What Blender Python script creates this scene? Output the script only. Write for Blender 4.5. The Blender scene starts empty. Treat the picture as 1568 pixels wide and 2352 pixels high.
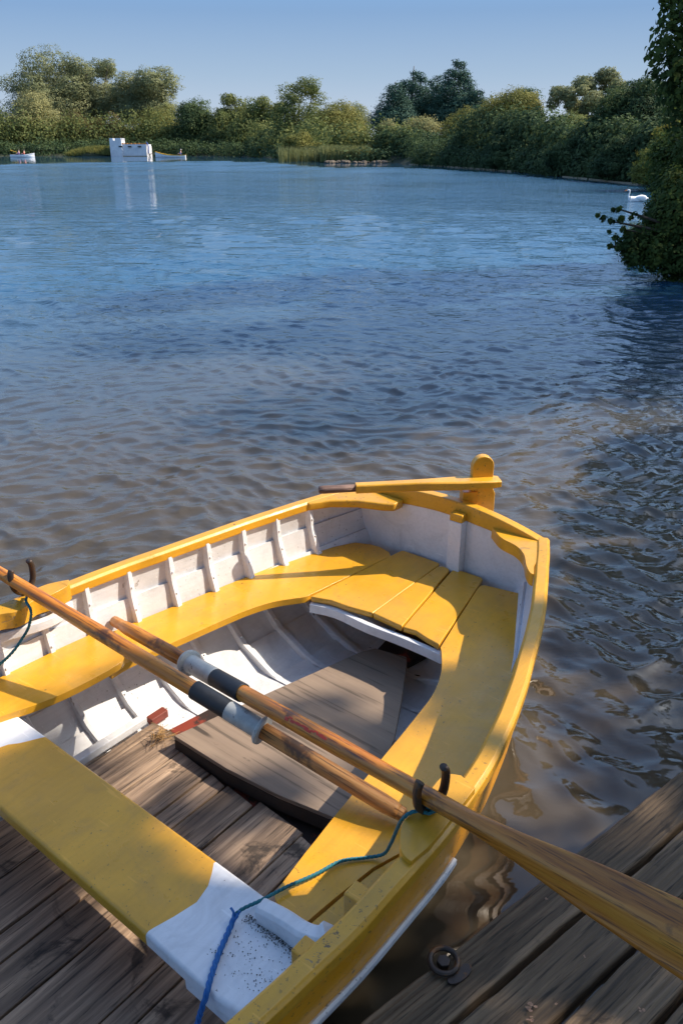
import bpy, bmesh, math, random
import numpy as np
from mathutils import Vector, Matrix, noise
R = math.radians
sc = bpy.context.scene
col = sc.collection
# ------------------------------------------------------------------ camera geometry
F = 1829.0                       # focal length in units of a 1568 x 2352 frame
HY = 335.0                       # horizon row of that frame
PIT = math.atan((1176 - HY) / F)
CH = 1.80                        # eye height above the water
cp, sp = math.cos(PIT), math.sin(PIT)
def W(x, y, z):                  # measured frame position + known height -> world point
    a = (x - 784) / F; b = (1176 - y) / F
    d = (a, cp + b * sp, -sp + b * cp); t = (z - CH) / d[2]
    return Vector((d[0] * t, d[1] * t, z))
BA = R(38.5); BO = Vector((-.42, 1.786, 0))
BS = Vector((math.sin(BA), math.cos(BA), 0)); BU = Vector((math.cos(BA), -math.sin(BA), 0))
def bp(x, y, z):                 # the same in the boat's own axes (across, aft, up)
    w = W(x, y, z) - BO
    return Vector((w.dot(BU), w.dot(BS), z))
def far(px, Y, z=0):             # a spot Y metres ahead under column px of the skyline
    return Vector(((px - 784) / F * cp * Y / (cp * cp + sp * sp), Y, z))
def topz(py, Y):
    b = (1176 - py) / F
    return CH + Y * (-sp + b * cp) / (cp + b * sp)
# ------------------------------------------------------------------ materials
MATS = {}
def newmat(name):
    m = bpy.data.materials.new(name); m.use_nodes = True
    nt = m.node_tree; b = nt.nodes['Principled BSDF']
    return m, nt, b
def nd(nt, t, **k):
    n = nt.nodes.new(t)
    for a, v in k.items():
        if a in n.inputs.keys() if hasattr(n.inputs, 'keys') else False: n.inputs[a].default_value = v
        else: setattr(n, a, v)
    return n
def coords(nt, scale=(1, 1, 1), rot=(0, 0, 0)):
    tc = nt.nodes.new('ShaderNodeTexCoord'); mp = nt.nodes.new('ShaderNodeMapping')
    mp.inputs['Scale'].default_value = scale; mp.inputs['Rotation'].default_value = rot
    nt.links.new(tc.outputs['Object'], mp.inputs['Vector']); return mp.outputs['Vector']
def nz(nt, vec, scale, detail=4, rough=.55, dist=0):
    n = nt.nodes.new('ShaderNodeTexNoise'); n.inputs['Scale'].default_value = scale
    n.inputs['Detail'].default_value = detail; n.inputs['Roughness'].default_value = rough
    n.inputs['Distortion'].default_value = dist
    if vec is not None: nt.links.new(vec, n.inputs['Vector'])
    return n.outputs['Fac']
def ramp(nt, fac, stops):
    r = nt.nodes.new('ShaderNodeValToRGB'); e = r.color_ramp.elements
    while len(e) < len(stops): e.new(.5)
    for i, (p, c) in enumerate(stops):
        e[i].position = p; e[i].color = (c[0], c[1], c[2], 1) if not isinstance(c, (int, float)) else (c, c, c, 1)
    nt.links.new(fac, r.inputs['Fac']); return r.outputs['Color']
def mix(nt, fac, a, b, mode='MIX'):
    m = nt.nodes.new('ShaderNodeMix'); m.data_type = 'RGBA'; m.blend_type = mode
    for sock, v in ((m.inputs[0], fac), (m.inputs[6], a), (m.inputs[7], b)):
        if isinstance(v, (int, float)): sock.default_value = v
        elif isinstance(v, tuple): sock.default_value = (*v[:3], 1)
        else: nt.links.new(v, sock)
    return m.outputs[2]
def bump(nt, b, h, strength, dist):
    n = nt.nodes.new('ShaderNodeBump'); n.inputs['Strength'].default_value = strength
    n.inputs['Distance'].default_value = dist
    nt.links.new(h, n.inputs['Height']); nt.links.new(n.outputs[0], b.inputs['Normal'])
def paint(name, base, under, chip=.70, speck=.66, rough=.32, var=.82, coat=.3):
    """old brushed gloss paint: uneven tone, chips down to the undercoat, ingrained specks of dirt"""
    m, nt, b = newmat(name)
    v = coords(nt)
    big = ramp(nt, nz(nt, v, 3.2, 5, .6, .6), [(.3, var), (.7, 1.06)])
    c = mix(nt, 1.0, (*base, 1), big, 'MULTIPLY')
    st = nz(nt, coords(nt, (26, 3, 26)), 3, 5, .6)
    c = mix(nt, ramp(nt, st, [(.45, 0.), (.75, .38)]), c, tuple(x * .70 for x in base))
    grime = ramp(nt, nz(nt, v, 6.5, 7, .68, 1.6), [(.50, 0.), (.72, .42)])
    c = mix(nt, grime, c, tuple(x * .5 + .04 for x in base))
    scr = nz(nt, coords(nt, (5, 60, 30), (0, 0, .7)), 1.6, 2, .5)
    c = mix(nt, ramp(nt, scr, [(.70, 0.), (.715, .35)]), c, tuple(min(1, x * 1.25 + .05) for x in base))
    chipf = ramp(nt, nz(nt, v, 9, 8, .72, 1.0), [(chip, 0.), (chip + .015, .85)])
    c = mix(nt, chipf, c, under)
    blot = ramp(nt, nz(nt, v, 2.1, 3), [(.45, 0.), (.62, 1.)])
    sf = ramp(nt, nz(nt, v, 95, 3, .6), [(speck, 0.), (speck + .03, 1.)])
    sf2 = mix(nt, 1.0, sf, blot, 'MULTIPLY')
    c = mix(nt, mix(nt, 1.0, sf2, (.8, .8, .8), 'MULTIPLY'), c, (.045, .035, .025))
    vo = nt.nodes.new('ShaderNodeTexVoronoi'); vo.inputs['Scale'].default_value = 6.5; nt.links.new(v, vo.inputs['Vector'])
    hole = ramp(nt, vo.outputs['Distance'], [(.026, 1.), (.04, 0.)])
    c = mix(nt, mix(nt, 1.0, hole, (.75, .75, .75), 'MULTIPLY'), c, (.03, .025, .02))
    nt.links.new(c, b.inputs['Base Color'])
    rr = ramp(nt, nz(nt, v, 14, 4), [(.3, rough - .08), (.7, rough + .2)])
    nt.links.new(rr, b.inputs['Roughness'])
    b.inputs['Coat Weight'].default_value = coat; b.inputs['Coat Roughness'].default_value = .18
    h = mix(nt, .5, nz(nt, v, 24, 6, .6), st); h = mix(nt, .75, h, chipf, 'SUBTRACT')
    bump(nt, b, h, .35, .006)
    MATS[name] = m; return m
def wood(name, dark, mid, light, axis=1, fine=1.0, rough=.75, bstr=.5, stain=(.02, .015, .012), stainpos=.62, coat=0, ridges=0):
    """timber with the grain running along one of the object's own axes"""
    m, nt, b = newmat(name)
    s = [38 * fine] * 3; s[axis] = 1.6 * fine
    v = coords(nt, tuple(s)); g = nz(nt, v, 1.0, 8, .62, .9)
    s2 = [9 * fine] * 3; s2[axis] = .7
    g2 = nz(nt, coords(nt, tuple(s2)), 1.0, 5, .6, 1.4)
    c = ramp(nt, mix(nt, .45, g, g2), [(.34, dark), (.5, mid), (.64, light)])
    g3 = nz(nt, v, 3.1, 4, .6)
    c = mix(nt, ramp(nt, g3, [(.56, 0.), (.64, .75)]), c, tuple(x * .45 for x in dark))
    vv = coords(nt)
    sf = ramp(nt, nz(nt, vv, 5.5, 7, .66, .8), [(stainpos, 0.), (stainpos + .08, .8)])
    c = mix(nt, sf, c, stain)
    sk = ramp(nt, nz(nt, coords(nt, tuple(x * 2.2 for x in s2)), 1.0, 3, .5), [(.70, 0.), (.74, .8)])
    c = mix(nt, sk, c, stain)
    info = nt.nodes.new('ShaderNodeObjectInfo')
    c = mix(nt, 1.0, c, ramp(nt, info.outputs['Random'], [(0, .72), (1, 1.15)]), 'MULTIPLY')
    nt.links.new(c, b.inputs['Base Color']); b.inputs['Roughness'].default_value = rough
    b.inputs['Coat Weight'].default_value = coat; b.inputs['Coat Roughness'].default_value = .2
    h = mix(nt, .5, g, g3)
    bump(nt, b, h, bstr, .006)
    MATS[name] = m; return m
def plain(name, c, rough=.6, metal=0, var=.75, scale=20, c2=None, thr=.6, bstr=.2):
    m, nt, b = newmat(name)
    v = coords(nt); f = nz(nt, v, scale, 6, .6)
    k = mix(nt, 1.0, (*c, 1), ramp(nt, f, [(.3, var), (.7, 1.1)]), 'MULTIPLY')
    if c2: k = mix(nt, ramp(nt, nz(nt, v, scale * .6, 7, .7), [(thr, 0.), (thr + .05, 1.)]), k, c2)
    nt.links.new(k, b.inputs['Base Color']); b.inputs['Roughness'].default_value = rough
    b.inputs['Metallic'].default_value = metal
    bump(nt, b, f, bstr, .004)
    MATS[name] = m; return m
YEL = (.74, .368, .020)
paint('yellow', YEL, (.42, .24, .05), chip=.675, speck=.66, var=.78)
paint('yellow_worn', (.68, .34, .016), (.22, .15, .09), chip=.645, speck=.62, rough=.38)
paint('yellow_side', (.80, .34, .006), (.30, .17, .06), chip=.66, speck=.64, rough=.35)
paint('white', (.74, .75, .78), (.50, .46, .40), chip=.78, speck=.72, rough=.45, var=.9, coat=.1)
paint('white_dirty', (.70, .71, .74), (.27, .235, .20), chip=.68, speck=.65, rough=.5, var=.82, coat=.05)
wood('deckboard', (.06, .042, .03), (.27, .185, .125), (.60, .42, .28), 1, 1.0, bstr=.8, stainpos=.58)
wood('jetty_timber', (.045, .032, .021), (.18, .12, .07), (.38, .255, .15), 0, 1.0, bstr=.9, stainpos=.60, rough=.85)
wood('ply', (.19, .140, .10), (.235, .172, .125), (.28, .21, .15), 0, .5, bstr=.25, stainpos=.66, rough=.8)
wood('varnish', (.24, .062, .006), (.56, .20, .020), (.72, .33, .045), 0, 1.5, rough=.42, bstr=.15, stain=(.04, .018, .010), stainpos=.60, coat=.2)
wood('raw_handle', (.16, .055, .015), (.48, .20, .05), (.62, .34, .12), 0, 1.6, rough=.6, bstr=.2, stain=(.05, .028, .02), stainpos=.56)
wood('dark_grip', (.05, .028, .022), (.16, .09, .07), (.34, .22, .18), 0, 2.0, rough=.7, bstr=.6)
plain('leather', (.018, .02, .024), .55, scale=60)
plain('collar', (.42, .43, .41), .5, scale=40, c2=(.12, .11, .10), thr=.60)
plain('iron', (.075, .055, .045), .45, .55, scale=50, c2=(.16, .075, .03), thr=.55)
plain('rivet', (.55, .50, .45), .5, .2)
plain('rope_teal', (.010, .16, .20), .6, scale=200)
plain('rope_blue', (.015, .14, .42), .6, scale=200)
plain('bilge', (.03, .018, .014), .6, scale=14, c2=(.22, .035, .018), thr=.53)
plain('darkedge', (.045, .03, .022), .8, scale=30)
plain('redmark', (.55, .04, .01), .5, scale=60); plain('red_batten', (.20, .042, .026), .6, scale=30)
plain('soil', (.035, .042, .018), .95, scale=2, bstr=.6)
plain('bark', (.12, .095, .07), .9, scale=9, bstr=.8)
plain('straw', (.35, .20, .07), .9)
plain('litter', (.45, .26, .16), .8, scale=100)
plain('render_white', (.60, .60, .61), .8, scale=1.5, var=.88)
plain('hull_white', (.80, .80, .80), .5, scale=2, var=.9)
plain('gun_yellow', (.70, .40, .04), .5, scale=2)
plain('cloth_blue', (.03, .10, .38), .8); plain('cloth_purple', (.09, .06, .32), .8); plain('cloth_dark', (.05, .03, .05), .8)
plain('cloth_red', (.45, .05, .04), .8); plain('skin', (.55, .33, .24), .6, var=.95); plain('hair', (.05, .03, .02), .8)
plain('hat', (.6, .57, .5), .8); plain('flag_blue', (.03, .08, .30), .8); plain('orange', (.65, .25, .06), .7)
plain('boat_bottom', (.07, .06, .05), .6, scale=12, c2=(.16, .14, .11), thr=.62); plain('mould', (.07, .065, .06), .9); plain('stone', (.11, .085, .06), .9, scale=8, bstr=.8); plain('bird_white', (.85, .85, .83), .7, var=.94)
plain('bill', (.75, .22, .03), .5); plain('black', (.01, .01, .01), .5); plain('mud', (.30, .24, .15), .9, scale=3)
def leafmat(name, c, var=.35, trans=.36, rough=.5, warm=None):
    m, nt, b = newmat(name)
    a = nt.nodes.new('ShaderNodeAttribute'); a.attribute_name = 'tone'
    w = warm or (c[0] * 1.5, c[1] * 1.25, c[2] * .9)
    k = ramp(nt, a.outputs['Fac'], [(0, tuple(x * (1 - var) for x in c)), (.5, c), (1, w)])
    k = mix(nt, ramp(nt, nz(nt, coords(nt), .35, 3), [(.38, 0.), (.62, .6)]), k, w)
    nt.links.new(k, b.inputs['Base Color']); b.inputs['Roughness'].default_value = .7
    b.inputs['Specular IOR Level'].default_value = .12
    t = nt.nodes.new('ShaderNodeBsdfTranslucent'); nt.links.new(k, t.inputs['Color'])
    s = nt.nodes.new('ShaderNodeMixShader'); s.inputs[0].default_value = trans
    o = nt.nodes['Material Output']
    nt.links.new(b.outputs[0], s.inputs[1]); nt.links.new(t.outputs[0], s.inputs[2]); nt.links.new(s.outputs[0], o.inputs[0])
    MATS[name] = m; return m
# ------------------------------------------------------------------ object helpers
def link(name, me, mats, parent=None):
    o = bpy.data.objects.new(name, me); col.objects.link(o)
    for m in (mats if isinstance(mats, (list, tuple)) else [mats]): me.materials.append(MATS[m] if isinstance(m, str) else m)
    if parent: o.parent = parent
    return o
def tag(o, label=None, cat=None, group=None, kind=None):
    if label: o['label'] = label
    if cat: o['category'] = cat
    if group: o['group'] = group
    if kind: o['kind'] = kind
    return o
def empty(name, loc=(0, 0, 0), rz=0):
    o = bpy.data.objects.new(name, None); col.objects.link(o); o.location = loc; o.rotation_euler = (0, 0, rz)
    o.empty_display_size = .1
    return o
def fin(name, bm, mats, parent=None, smooth=False, bevel=0, seg=2):
    bmesh.ops.recalc_face_normals(bm, faces=bm.faces)
    me = bpy.data.meshes.new(name); bm.to_mesh(me); bm.free()
    if smooth: me.polygons.foreach_set('use_smooth', [True] * len(me.polygons))
    o = link(name, me, mats, parent)
    if bevel:
        b = o.modifiers.new('bevel', 'BEVEL'); b.width = bevel; b.segments = seg; b.limit_method = 'ANGLE'; b.angle_limit = R(35)
        w = o.modifiers.new('wn', 'WEIGHTED_NORMAL')
        me.polygons.foreach_set('use_smooth', [True] * len(me.polygons))
    return o
def add_box(bm, c, s, rot=None, mi=0):
    vs = []
    for x in (-.5, .5):
        for y in (-.5, .5):
            for z in (-.5, .5):
                p = Vector((x * s[0], y * s[1], z * s[2]))
                if rot is not None: p = rot @ p
                vs.append(bm.verts.new(p + Vector(c)))
    for f in ((0, 1, 3, 2), (4, 6, 7, 5), (0, 4, 5, 1), (2, 3, 7, 6), (0, 2, 6, 4), (1, 5, 7, 3)):
        bm.faces.new([vs[i] for i in f]).material_index = mi
def catmull(pts, n=6, closed=False):
    out = []; N = len(pts); rng = range(N if closed else N - 1)
    for i in rng:
        p = [pts[(i + k) % N] if closed else pts[min(max(i + k, 0), N - 1)] for k in (-1, 0, 1, 2)]
        for j in range(n):
            t = j / n
            out.append(.5 * ((2 * p[1]) + (p[2] - p[0]) * t + (2 * p[0] - 5 * p[1] + 4 * p[2] - p[3]) * t * t + (3 * p[1] - p[0] - 3 * p[2] + p[3]) * t ** 3))
    if not closed: out.append(pts[-1])
    return out
def dens(pts, d=.04, wob=0, seed=0):
    """subdivide a closed outline; wob roughens it like a hand-cut, worn board edge"""
    out = []
    for i, p in enumerate(pts):
        q = pts[(i + 1) % len(pts)]; n = max(1, int((q - p).length / d))
        for j in range(n):
            r = p.lerp(q, j / n)
            if wob:
                k = noise.noise_vector(Vector((r.x * 9 + seed, r.y * 9, seed * 1.7))) + .6 * noise.noise_vector(Vector((r.x * 31, r.y * 31 + seed, 3)))
                r = r + Vector((k.x * wob, k.y * wob, 0))
            out.append(r)
    return out
def prism(bm, pts, z0, z1, mi=0):
    a = [bm.verts.new((p.x, p.y, z0)) for p in pts]; b = [bm.verts.new((p.x, p.y, z1)) for p in pts]
    n = len(pts)
    f = bm.faces.new(b); f.material_index = mi; f2 = bm.faces.new(a[::-1]); f2.material_index = mi
    for i in range(n): bm.faces.new((a[i], a[(i + 1) % n], b[(i + 1) % n], b[i])).material_index = mi
    bmesh.ops.triangulate(bm, faces=[f, f2])
def slab(name, pts, z0, z1, mat, parent, bevel=.005, wob=0, seed=0, d=.04):
    bm = bmesh.new(); prism(bm, dens([Vector((p[0], p[1], 0)) for p in pts], d, wob, seed), z0, z1)
    return fin(name, bm, mat, parent, bevel=bevel)
def sweep(bm, path, prof, up=Vector((0, 0, 1)), mi=0, cap=True, scale=None):
    rings = []
    for i, p in enumerate(path):
        t = (path[min(i + 1, len(path) - 1)] - path[max(i - 1, 0)]).normalized()
        s = t.cross(up).normalized(); u = s.cross(t)
        k = scale(i / (len(path) - 1)) if scale else 1
        rings.append([bm.verts.new(p + s * x * k + u * y * k) for x, y in prof])
    n = len(prof)
    for a, b in zip(rings, rings[1:]):
        for j in range(n): bm.faces.new((a[j], a[(j + 1) % n], b[(j + 1) % n], b[j])).material_index = mi
    if cap:
        bm.faces.new(rings[0][::-1]).material_index = mi; bm.faces.new(rings[-1]).material_index = mi
def circ(r, n=12, sx=1, sy=1): return [(r * sx * math.cos(2 * math.pi * i / n), r * sy * math.sin(2 * math.pi * i / n)) for i in range(n)]
def lathe(bm, prof, n=20, mi=0):           # along +x, prof = [(x, r)]
    rings = [[bm.verts.new((x, r * math.cos(2 * math.pi * i / n), r * math.sin(2 * math.pi * i / n))) for i in range(n)] for x, r in prof]
    for a, b in zip(rings, rings[1:]):
        for j in range(n): bm.faces.new((a[j], a[(j + 1) % n], b[(j + 1) % n], b[j])).material_index = mi
    bm.faces.new(rings[0]).material_index = mi; bm.faces.new(rings[-1][::-1]).material_index = mi
def interp(tab, x): return float(np.interp(x, [t[0] for t in tab], [t[1] for t in tab]))

# ================================================================== ROWING BOAT
boat = empty('rowing_boat', BO, -BA)
tag(boat, 'large yellow and white clinker rowing boat moored at the jetty in the foreground', 'rowing boat')
LT = [(-2.6, .04), (-2.45, -.05), (-2.2, -.22), (-1.9, -.38), (-1.5, -.535), (-1.1, -.64), (-.7, -.695), (-.3, -.708), (0, -.70), (.25, -.675), (.45, -.640), (.70, -.600), (.96, -.552), (1.15, -.505), (1.37, -.445)]
RT = [(-2.6, .08), (-2.45, .17), (-2.2, .34), (-1.9, .50), (-1.5, .655), (-1.1, .76), (-.7, .812), (-.3, .845), (0, .848), (.23, .820), (.44, .772), (.64, .712), (.815, .652), (.915, .616), (1.10, .535), (1.213, .486), (1.37, .415)]
def smooth_tab(T):
    xs = np.linspace(-2.6, 1.37, 160); ys = np.interp(xs, [a for a, b in T], [b for a, b in T])
    k = np.array([1, 2, 3, 4, 3, 2, 1.]); k /= k.sum()
    yp = np.concatenate([[ys[0]] * 3, ys, [ys[-1] + (ys[-1] - ys[-2]) * i for i in (1, 2, 3)]])
    return list(zip(xs, np.convolve(yp, k, 'valid')))
LT, RT = smooth_tab(LT), smooth_tab(RT)
def edge(s, side): return interp(LT if side < 0 else RT, s)
def cen(s): return (edge(s, -1) + edge(s, 1)) / 2
def sheer(s): return .50 + .045 * max(0, -s - .3) ** 1.6
def keel(s): return -.13 + .12 * max(0, s - .2) ** 1.5 + (.34 * max(0, -s - 1.9) ** 1.6)
SEC = [(1, 1), (.992, .80), (.955, .62), (.885, .45), (.77, .30), (.57, .17), (.30, .07), (0, 0)]
SECR = [(1, 1), (.985, .745), (.935, .62), (.85, .45), (.74, .30), (.56, .17), (.30, .07), (0, 0)]
NS = len(SEC) - 1
def sec(s, side, v, off=0.0):
    """v 0..1 down the section; off = clinker step"""
    i = min(int(v * NS), NS - 1); f = v * NS - i
    S_ = SEC if side < 0 else SECR
    a, b = S_[i], S_[i + 1]
    fb = a[0] + (b[0] - a[0]) * f; fz = a[1] + (b[1] - a[1]) * f
    st = max(0, min(1, (s - .3) / 1.1)); bo = max(0, min(1, (-s - 1.2) / 1.2))
    fb = fb ** (1 + .9 * st + 1.2 * bo)
    c = cen(s); hb = abs(edge(s, side) - c) - .022
    z = keel(s) + (sheer(s) - keel(s) - .012) * fz
    slope = Vector((hb * (b[0] - a[0]), (sheer(s) - keel(s)) * (b[1] - a[1]))).normalized()
    n = Vector((-slope.y, slope.x))          # outward
    return Vector((c + side * (hb * fb + n.x * off), s, z + n.y * off))
stations = [-2.56 + i * (1.345 + 2.56) / 78 for i in range(79)]
rib_s = [.13 + .158 * k for k in range(-15, 7)]
def shell(name, inner):
    bm = bmesh.new()
    for side in (-1, 1):
        rows = []
        for s in stations:
            row = []
            for k in range(NS):
                for j in range(4):
                    f = j / 3; off = (-.009 + .011 * f) + (0 if inner else .013)
                    if k == 0 and not inner: off = .013
                    p = sec(s, side, (k + f) / NS, off)
                    if inner: p.z = max(p.z, .016)
                    row.append((p, k))
            rows.append([(bm.verts.new(p), k) for p, k in row])
        for a, b in zip(rows, rows[1:]):
            for j in range(len(a) - 1):
                f = bm.faces.new((a[j][0], a[j + 1][0], b[j + 1][0], b[j][0]))
                if not inner and (a[j][1] == 0 or (a[j][1] <= 2 and side > 0 and a[0][0].co.y > .12)): f.material_index = 1
                elif not inner and a[j][1] >= 2: f.material_index = 2
    bmesh.ops.remove_doubles(bm, verts=bm.verts, dist=1e-5)
    o = fin(name, bm, ['white_dirty', 'yellow_side', 'boat_bottom'], boat)
    return o
shell('hull', False)
shell('inner_planking', True)
# ribs
for s in rib_s:
    for side in (-1, 1):
        bm = bmesh.new(); pts = []
        for k in range(25):
            p = sec(s, side, .02 + k / 24 * .86, -.016); p.z = max(p.z, .028); pts.append(p)
        sweep(bm, pts, [(-.013, -.010), (-.013, .008), (-.009, .012), (.009, .012), (.013, .008), (.013, -.010)] if side > 0 else [(.013, .010), (.013, -.008), (.009, -.012), (-.009, -.012), (-.013, -.008), (-.013, .010)], up=Vector((0, 1, 0)) if False else Vector((1, 0, .3)))
        # sweep uses a sideways frame; rebuild flat across the hull instead
        bm.clear()
        ring = []; v0 = .34 if side > 0 and s > 0 else .02
        for k in range(25):
            v = v0 + k / 24 * (.88 - v0)
            a = sec(s, side, v, .004); b = sec(s, side, v, -.024); c = sec(s, side, v, -.020)
            for q in (a, b, c): q.z = max(q.z, .02)
            hw = .0115 + .002 * math.sin(s * 37 + side)
            ring.append([bm.verts.new(x) for x in (a + Vector((0, -hw, 0)), c + Vector((0, -hw, 0)), b + Vector((0, -hw * .7, 0)), b + Vector((0, hw * .7, 0)), c + Vector((0, hw, 0)), a + Vector((0, hw, 0)))])
        for a, b in zip(ring, ring[1:]):
            for j in range(5): bm.faces.new((a[j], a[j + 1], b[j + 1], b[j]))
        for k in (2, 5, 8, 11, 14):          # rivet heads
            v = v0 + k / 24 * (.88 - v0); p = sec(s, side, v, -.025)
            bmesh.ops.create_uvsphere(bm, u_segments=6, v_segments=4, radius=.0045, matrix=Matrix.Translation(p))
        fin('rib', bm, 'white_dirty' if (abs(s + .028) < .02 and side < 0) else 'white', boat, smooth=False)
# gunwale rails
for side in (-1, 1):
    bm = bmesh.new(); path = []
    for i in range(120):
        s = -2.5 + i * (1.362 + 2.5) / 119
        wob = .003 * noise.noise(Vector((s * 7, side * 5, 0)))
        path.append(Vector((edge(s, side) - side * (.022 + wob), s, sheer(s) - .019)))
    hw = .024
    pr = [(-hw, -.016), (-hw, .010), (-hw + .009, .019), (hw - .009, .019), (hw, .010), (hw, -.016), (hw - .005, -.02), (-hw + .005, -.02)]
    sweep(bm, path, pr)
    fin('gunwale', bm, 'yellow_worn' if side > 0 else 'yellow', boat, smooth=False, bevel=.002)
    # rubbing strip along the foot of the top strake
    bm = bmesh.new()
    path = [sec(s, side, 1 / NS * .97, .018) for s in stations if s < .08 or side < 0]
    sweep(bm, path, [(-.006, -.008), (-.006, .006), (.0, .009), (.006, .006), (.006, -.008)])
    fin('rubbing_strip', bm, 'white_dirty', boat)
# stem
bm = bmesh.new()
sweep(bm, [Vector((.06, -2.50, -.02)), Vector((.06, -2.56, .25)), Vector((.06, -2.60, .50)), Vector((.06, -2.62, .78))], [(-.03, -.05), (.03, -.05), (.03, .05), (-.03, .05)], up=Vector((1, 0, 0)))
fin('stem', bm, 'yellow', boat, bevel=.006)
# transom: white panel below, deep yellow band along the cambered top
def tz(u):
    c = cen(1.36); h = (edge(1.36, 1) - edge(1.36, -1)) / 2
    t = (u - c) / h; return .488 + .068 * (1 - t * t)
uL, uR = edge(1.36, -1), edge(1.36, 1)
def band(bm, s0, s1, top, bot, u0, u1, n=40, mi=0):
    g = []
    for i in range(n + 1):
        u = u0 + (u1 - u0) * i / n
        g.append([bm.verts.new((u, s, z)) for s, z in ((s0, bot(u)), (s0, top(u)), (s1, top(u)), (s1, bot(u)))])
    for a, b in zip(g, g[1:]):
        for j in range(4): bm.faces.new((a[j], a[(j + 1) % 4], b[(j + 1) % 4], b[j])).material_index = mi
    bm.faces.new(g[0]); bm.faces.new(g[-1][::-1])
bandlow = lambda u: tz(u) - .066 + .004 * noise.noise(Vector((u * 12, 4, 0)))
bm = bmesh.new(); band(bm, 1.332, 1.372, tz, lambda u: bandlow(u) , uL + .004, uR - .004)
fin('transom_rail', bm, 'yellow_worn', boat, bevel=.005)
def tbot(u):
    side = -1 if u < cen(1.345) else 1
    best = .016
    for k in range(60):
        p = sec(1.345, side, k / 59)
        if abs(p.x - cen(1.345)) <= abs(u - cen(1.345)): return p.z
    return best
bm = bmesh.new(); band(bm, 1.336, 1.368, lambda u: bandlow(u) - .0005, tbot, uL + .028, uR - .028, 60)
fin('transom', bm, 'white', boat)
bm = bmesh.new(); band(bm, 1.295, 1.3355, lambda u: .4875, lambda u: .05, .035, .092, 1)
po = fin('transom_post', bm, 'white', boat, bevel=.003)
bm = bmesh.new(); band(bm, 1.297, 1.3315, lambda u: .520, lambda u: .488, .036, .091, 1)
fin('post_cap', bm, 'yellow_worn', po, bevel=.003)
# quarter knees
def P2(*pp, z=.28): return [bp(x, y, z) for x, y in pp]
def curve2(pts, n=5): return catmull([Vector((p[0], p[1], 0)) for p in pts], n)
kr = P2((1130, 1221), (1150, 1244), (1183, 1262), (1201, 1282), (1207, 1308), (1215, 1324), (1224, 1329), z=.478)
kr = curve2(kr) + [Vector((edge(1.15, 1) - .05, 1.15, 0)), Vector((edge(1.27, 1) - .03, 1.27, 0)), Vector((edge(1.33, 1) - .02, 1.333, 0)), Vector((.20, 1.333, 0))]
slab('quarter_knee', kr, .448, .494, 'yellow', boat, .006, .001, 3)
kl = [(-.46, .98), (-.485, 1.0), (-.455, 1.09), (-.40, 1.17), (-.31, 1.235), (-.215, 1.272), (-.19, 1.295), (-.20, 1.333), (-.42, 1.333), (-.46, 1.25), (-.50, 1.12), (-.53, 1.0)]
kl = [(-.475, 1.06), (-.425, 1.14), (-.34, 1.205), (-.24, 1.245), (-.205, 1.27), (-.20, 1.331), (-.40, 1.331), (edge(1.25, -1) + .03, 1.25), (edge(1.06, -1) + .03, 1.06)]
slab('quarter_knee', kl, .464, .4985, 'yellow_worn', boat, .008, .003, 5)
# benches and stern seat ----------------------------------------------------
ZB = .28
def inner_at(s, side, gap=.03): 
    return edge(s, side) - side * (.055 + gap)
lb_in = P2((255, 1545), (300, 1518), (400, 1474), (500, 1430), (560, 1404), (620, 1384), (665, 1376), (700, 1371), (712, 1366))
lb_back = P2((897, 1277), (893, 1268), (872, 1256), (850, 1250), (815, 1246), z=ZB)
out = curve2(lb_in, 3) + [Vector((p.x, p.y, 0)) for p in lb_back] + [Vector((inner_at(s, -1, .005), s, 0)) for s in (1.1, .9, .7, .5, .3, .15, .05)]
slab('side_bench', out, ZB - .026, ZB, 'yellow', boat, .006, .0015, 1)
lf = P2((-420, 1800), (0, 1652), (75, 1627), (150, 1597), (230, 1556), (272, 1531), (284, 1520), (285, 1505), (250, 1480), (205, 1455), z=.297)
lf = curve2(lf, 3) + [Vector((inner_at(s, -1, .005), s, 0)) for s in (.10, 0, -.2, -.5, -.8)]
slab('side_bench', lf, .2815, .306, 'yellow', boat, .007, .0015, 2)
rb_in = P2((632, 2060), (640, 2040), (700, 1960), (845, 1780), (920, 1690), (960, 1640), (985, 1608), (1003, 1575), (1013, 1540), (1014, 1505), (1011, 1487))
rb = curve2(rb_in, 3) + [Vector((p.x, p.y, 0)) for p in P2((1097, 1351), (1103, 1345), (1112, 1344), (1150, 1353), (1195, 1364), (1203, 1370), (1205, 1380), (1202, 1420))] + [Vector((inner_at(s, 1, .012), s, 0)) for s in (1.1, .95, .8, .65, .5, .35, .2, .1)]
# the aft board, and a second board beside it further forward (crack between them)
rbA = [v for v in rb]
seam = P2((760, 2130), (800, 2080), (850, 1990), (905, 1905), (960, 1845), z=ZB)
rb_main = curve2(rb_in, 3) + [Vector((p.x, p.y, 0)) for p in P2((1097, 1351), (1103, 1345), (1112, 1344), (1150, 1353), (1195, 1364), (1203, 1370), (1205, 1380), (1202, 1420))] + [Vector((inner_at(s, 1, .012), s, 0)) for s in (1.1, .95, .8, .65, .5, .35, .2, .1)] + [Vector((.70, .05, 0)), Vector((.668, -.05, 0)), Vector((.652, -.15, 0)), Vector((.640, -.255, 0)), Vector((.60, -.275, 0))]
slab('side_bench', rb_main, ZB - .026, ZB, 'yellow', boat, .005, .0015, 4)
rb_out = [Vector(p + (0,)) for p in ((.706, .05), (.674, -.05), (.658, -.15), (.646, -.27), (.66, -.33), (.79, -.33), (.792, -.1), (.788, .09))]
slab('side_bench', rb_out, ZB - .027, ZB - .001, 'yellow_worn', boat, .004, .0015, 6)
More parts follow.
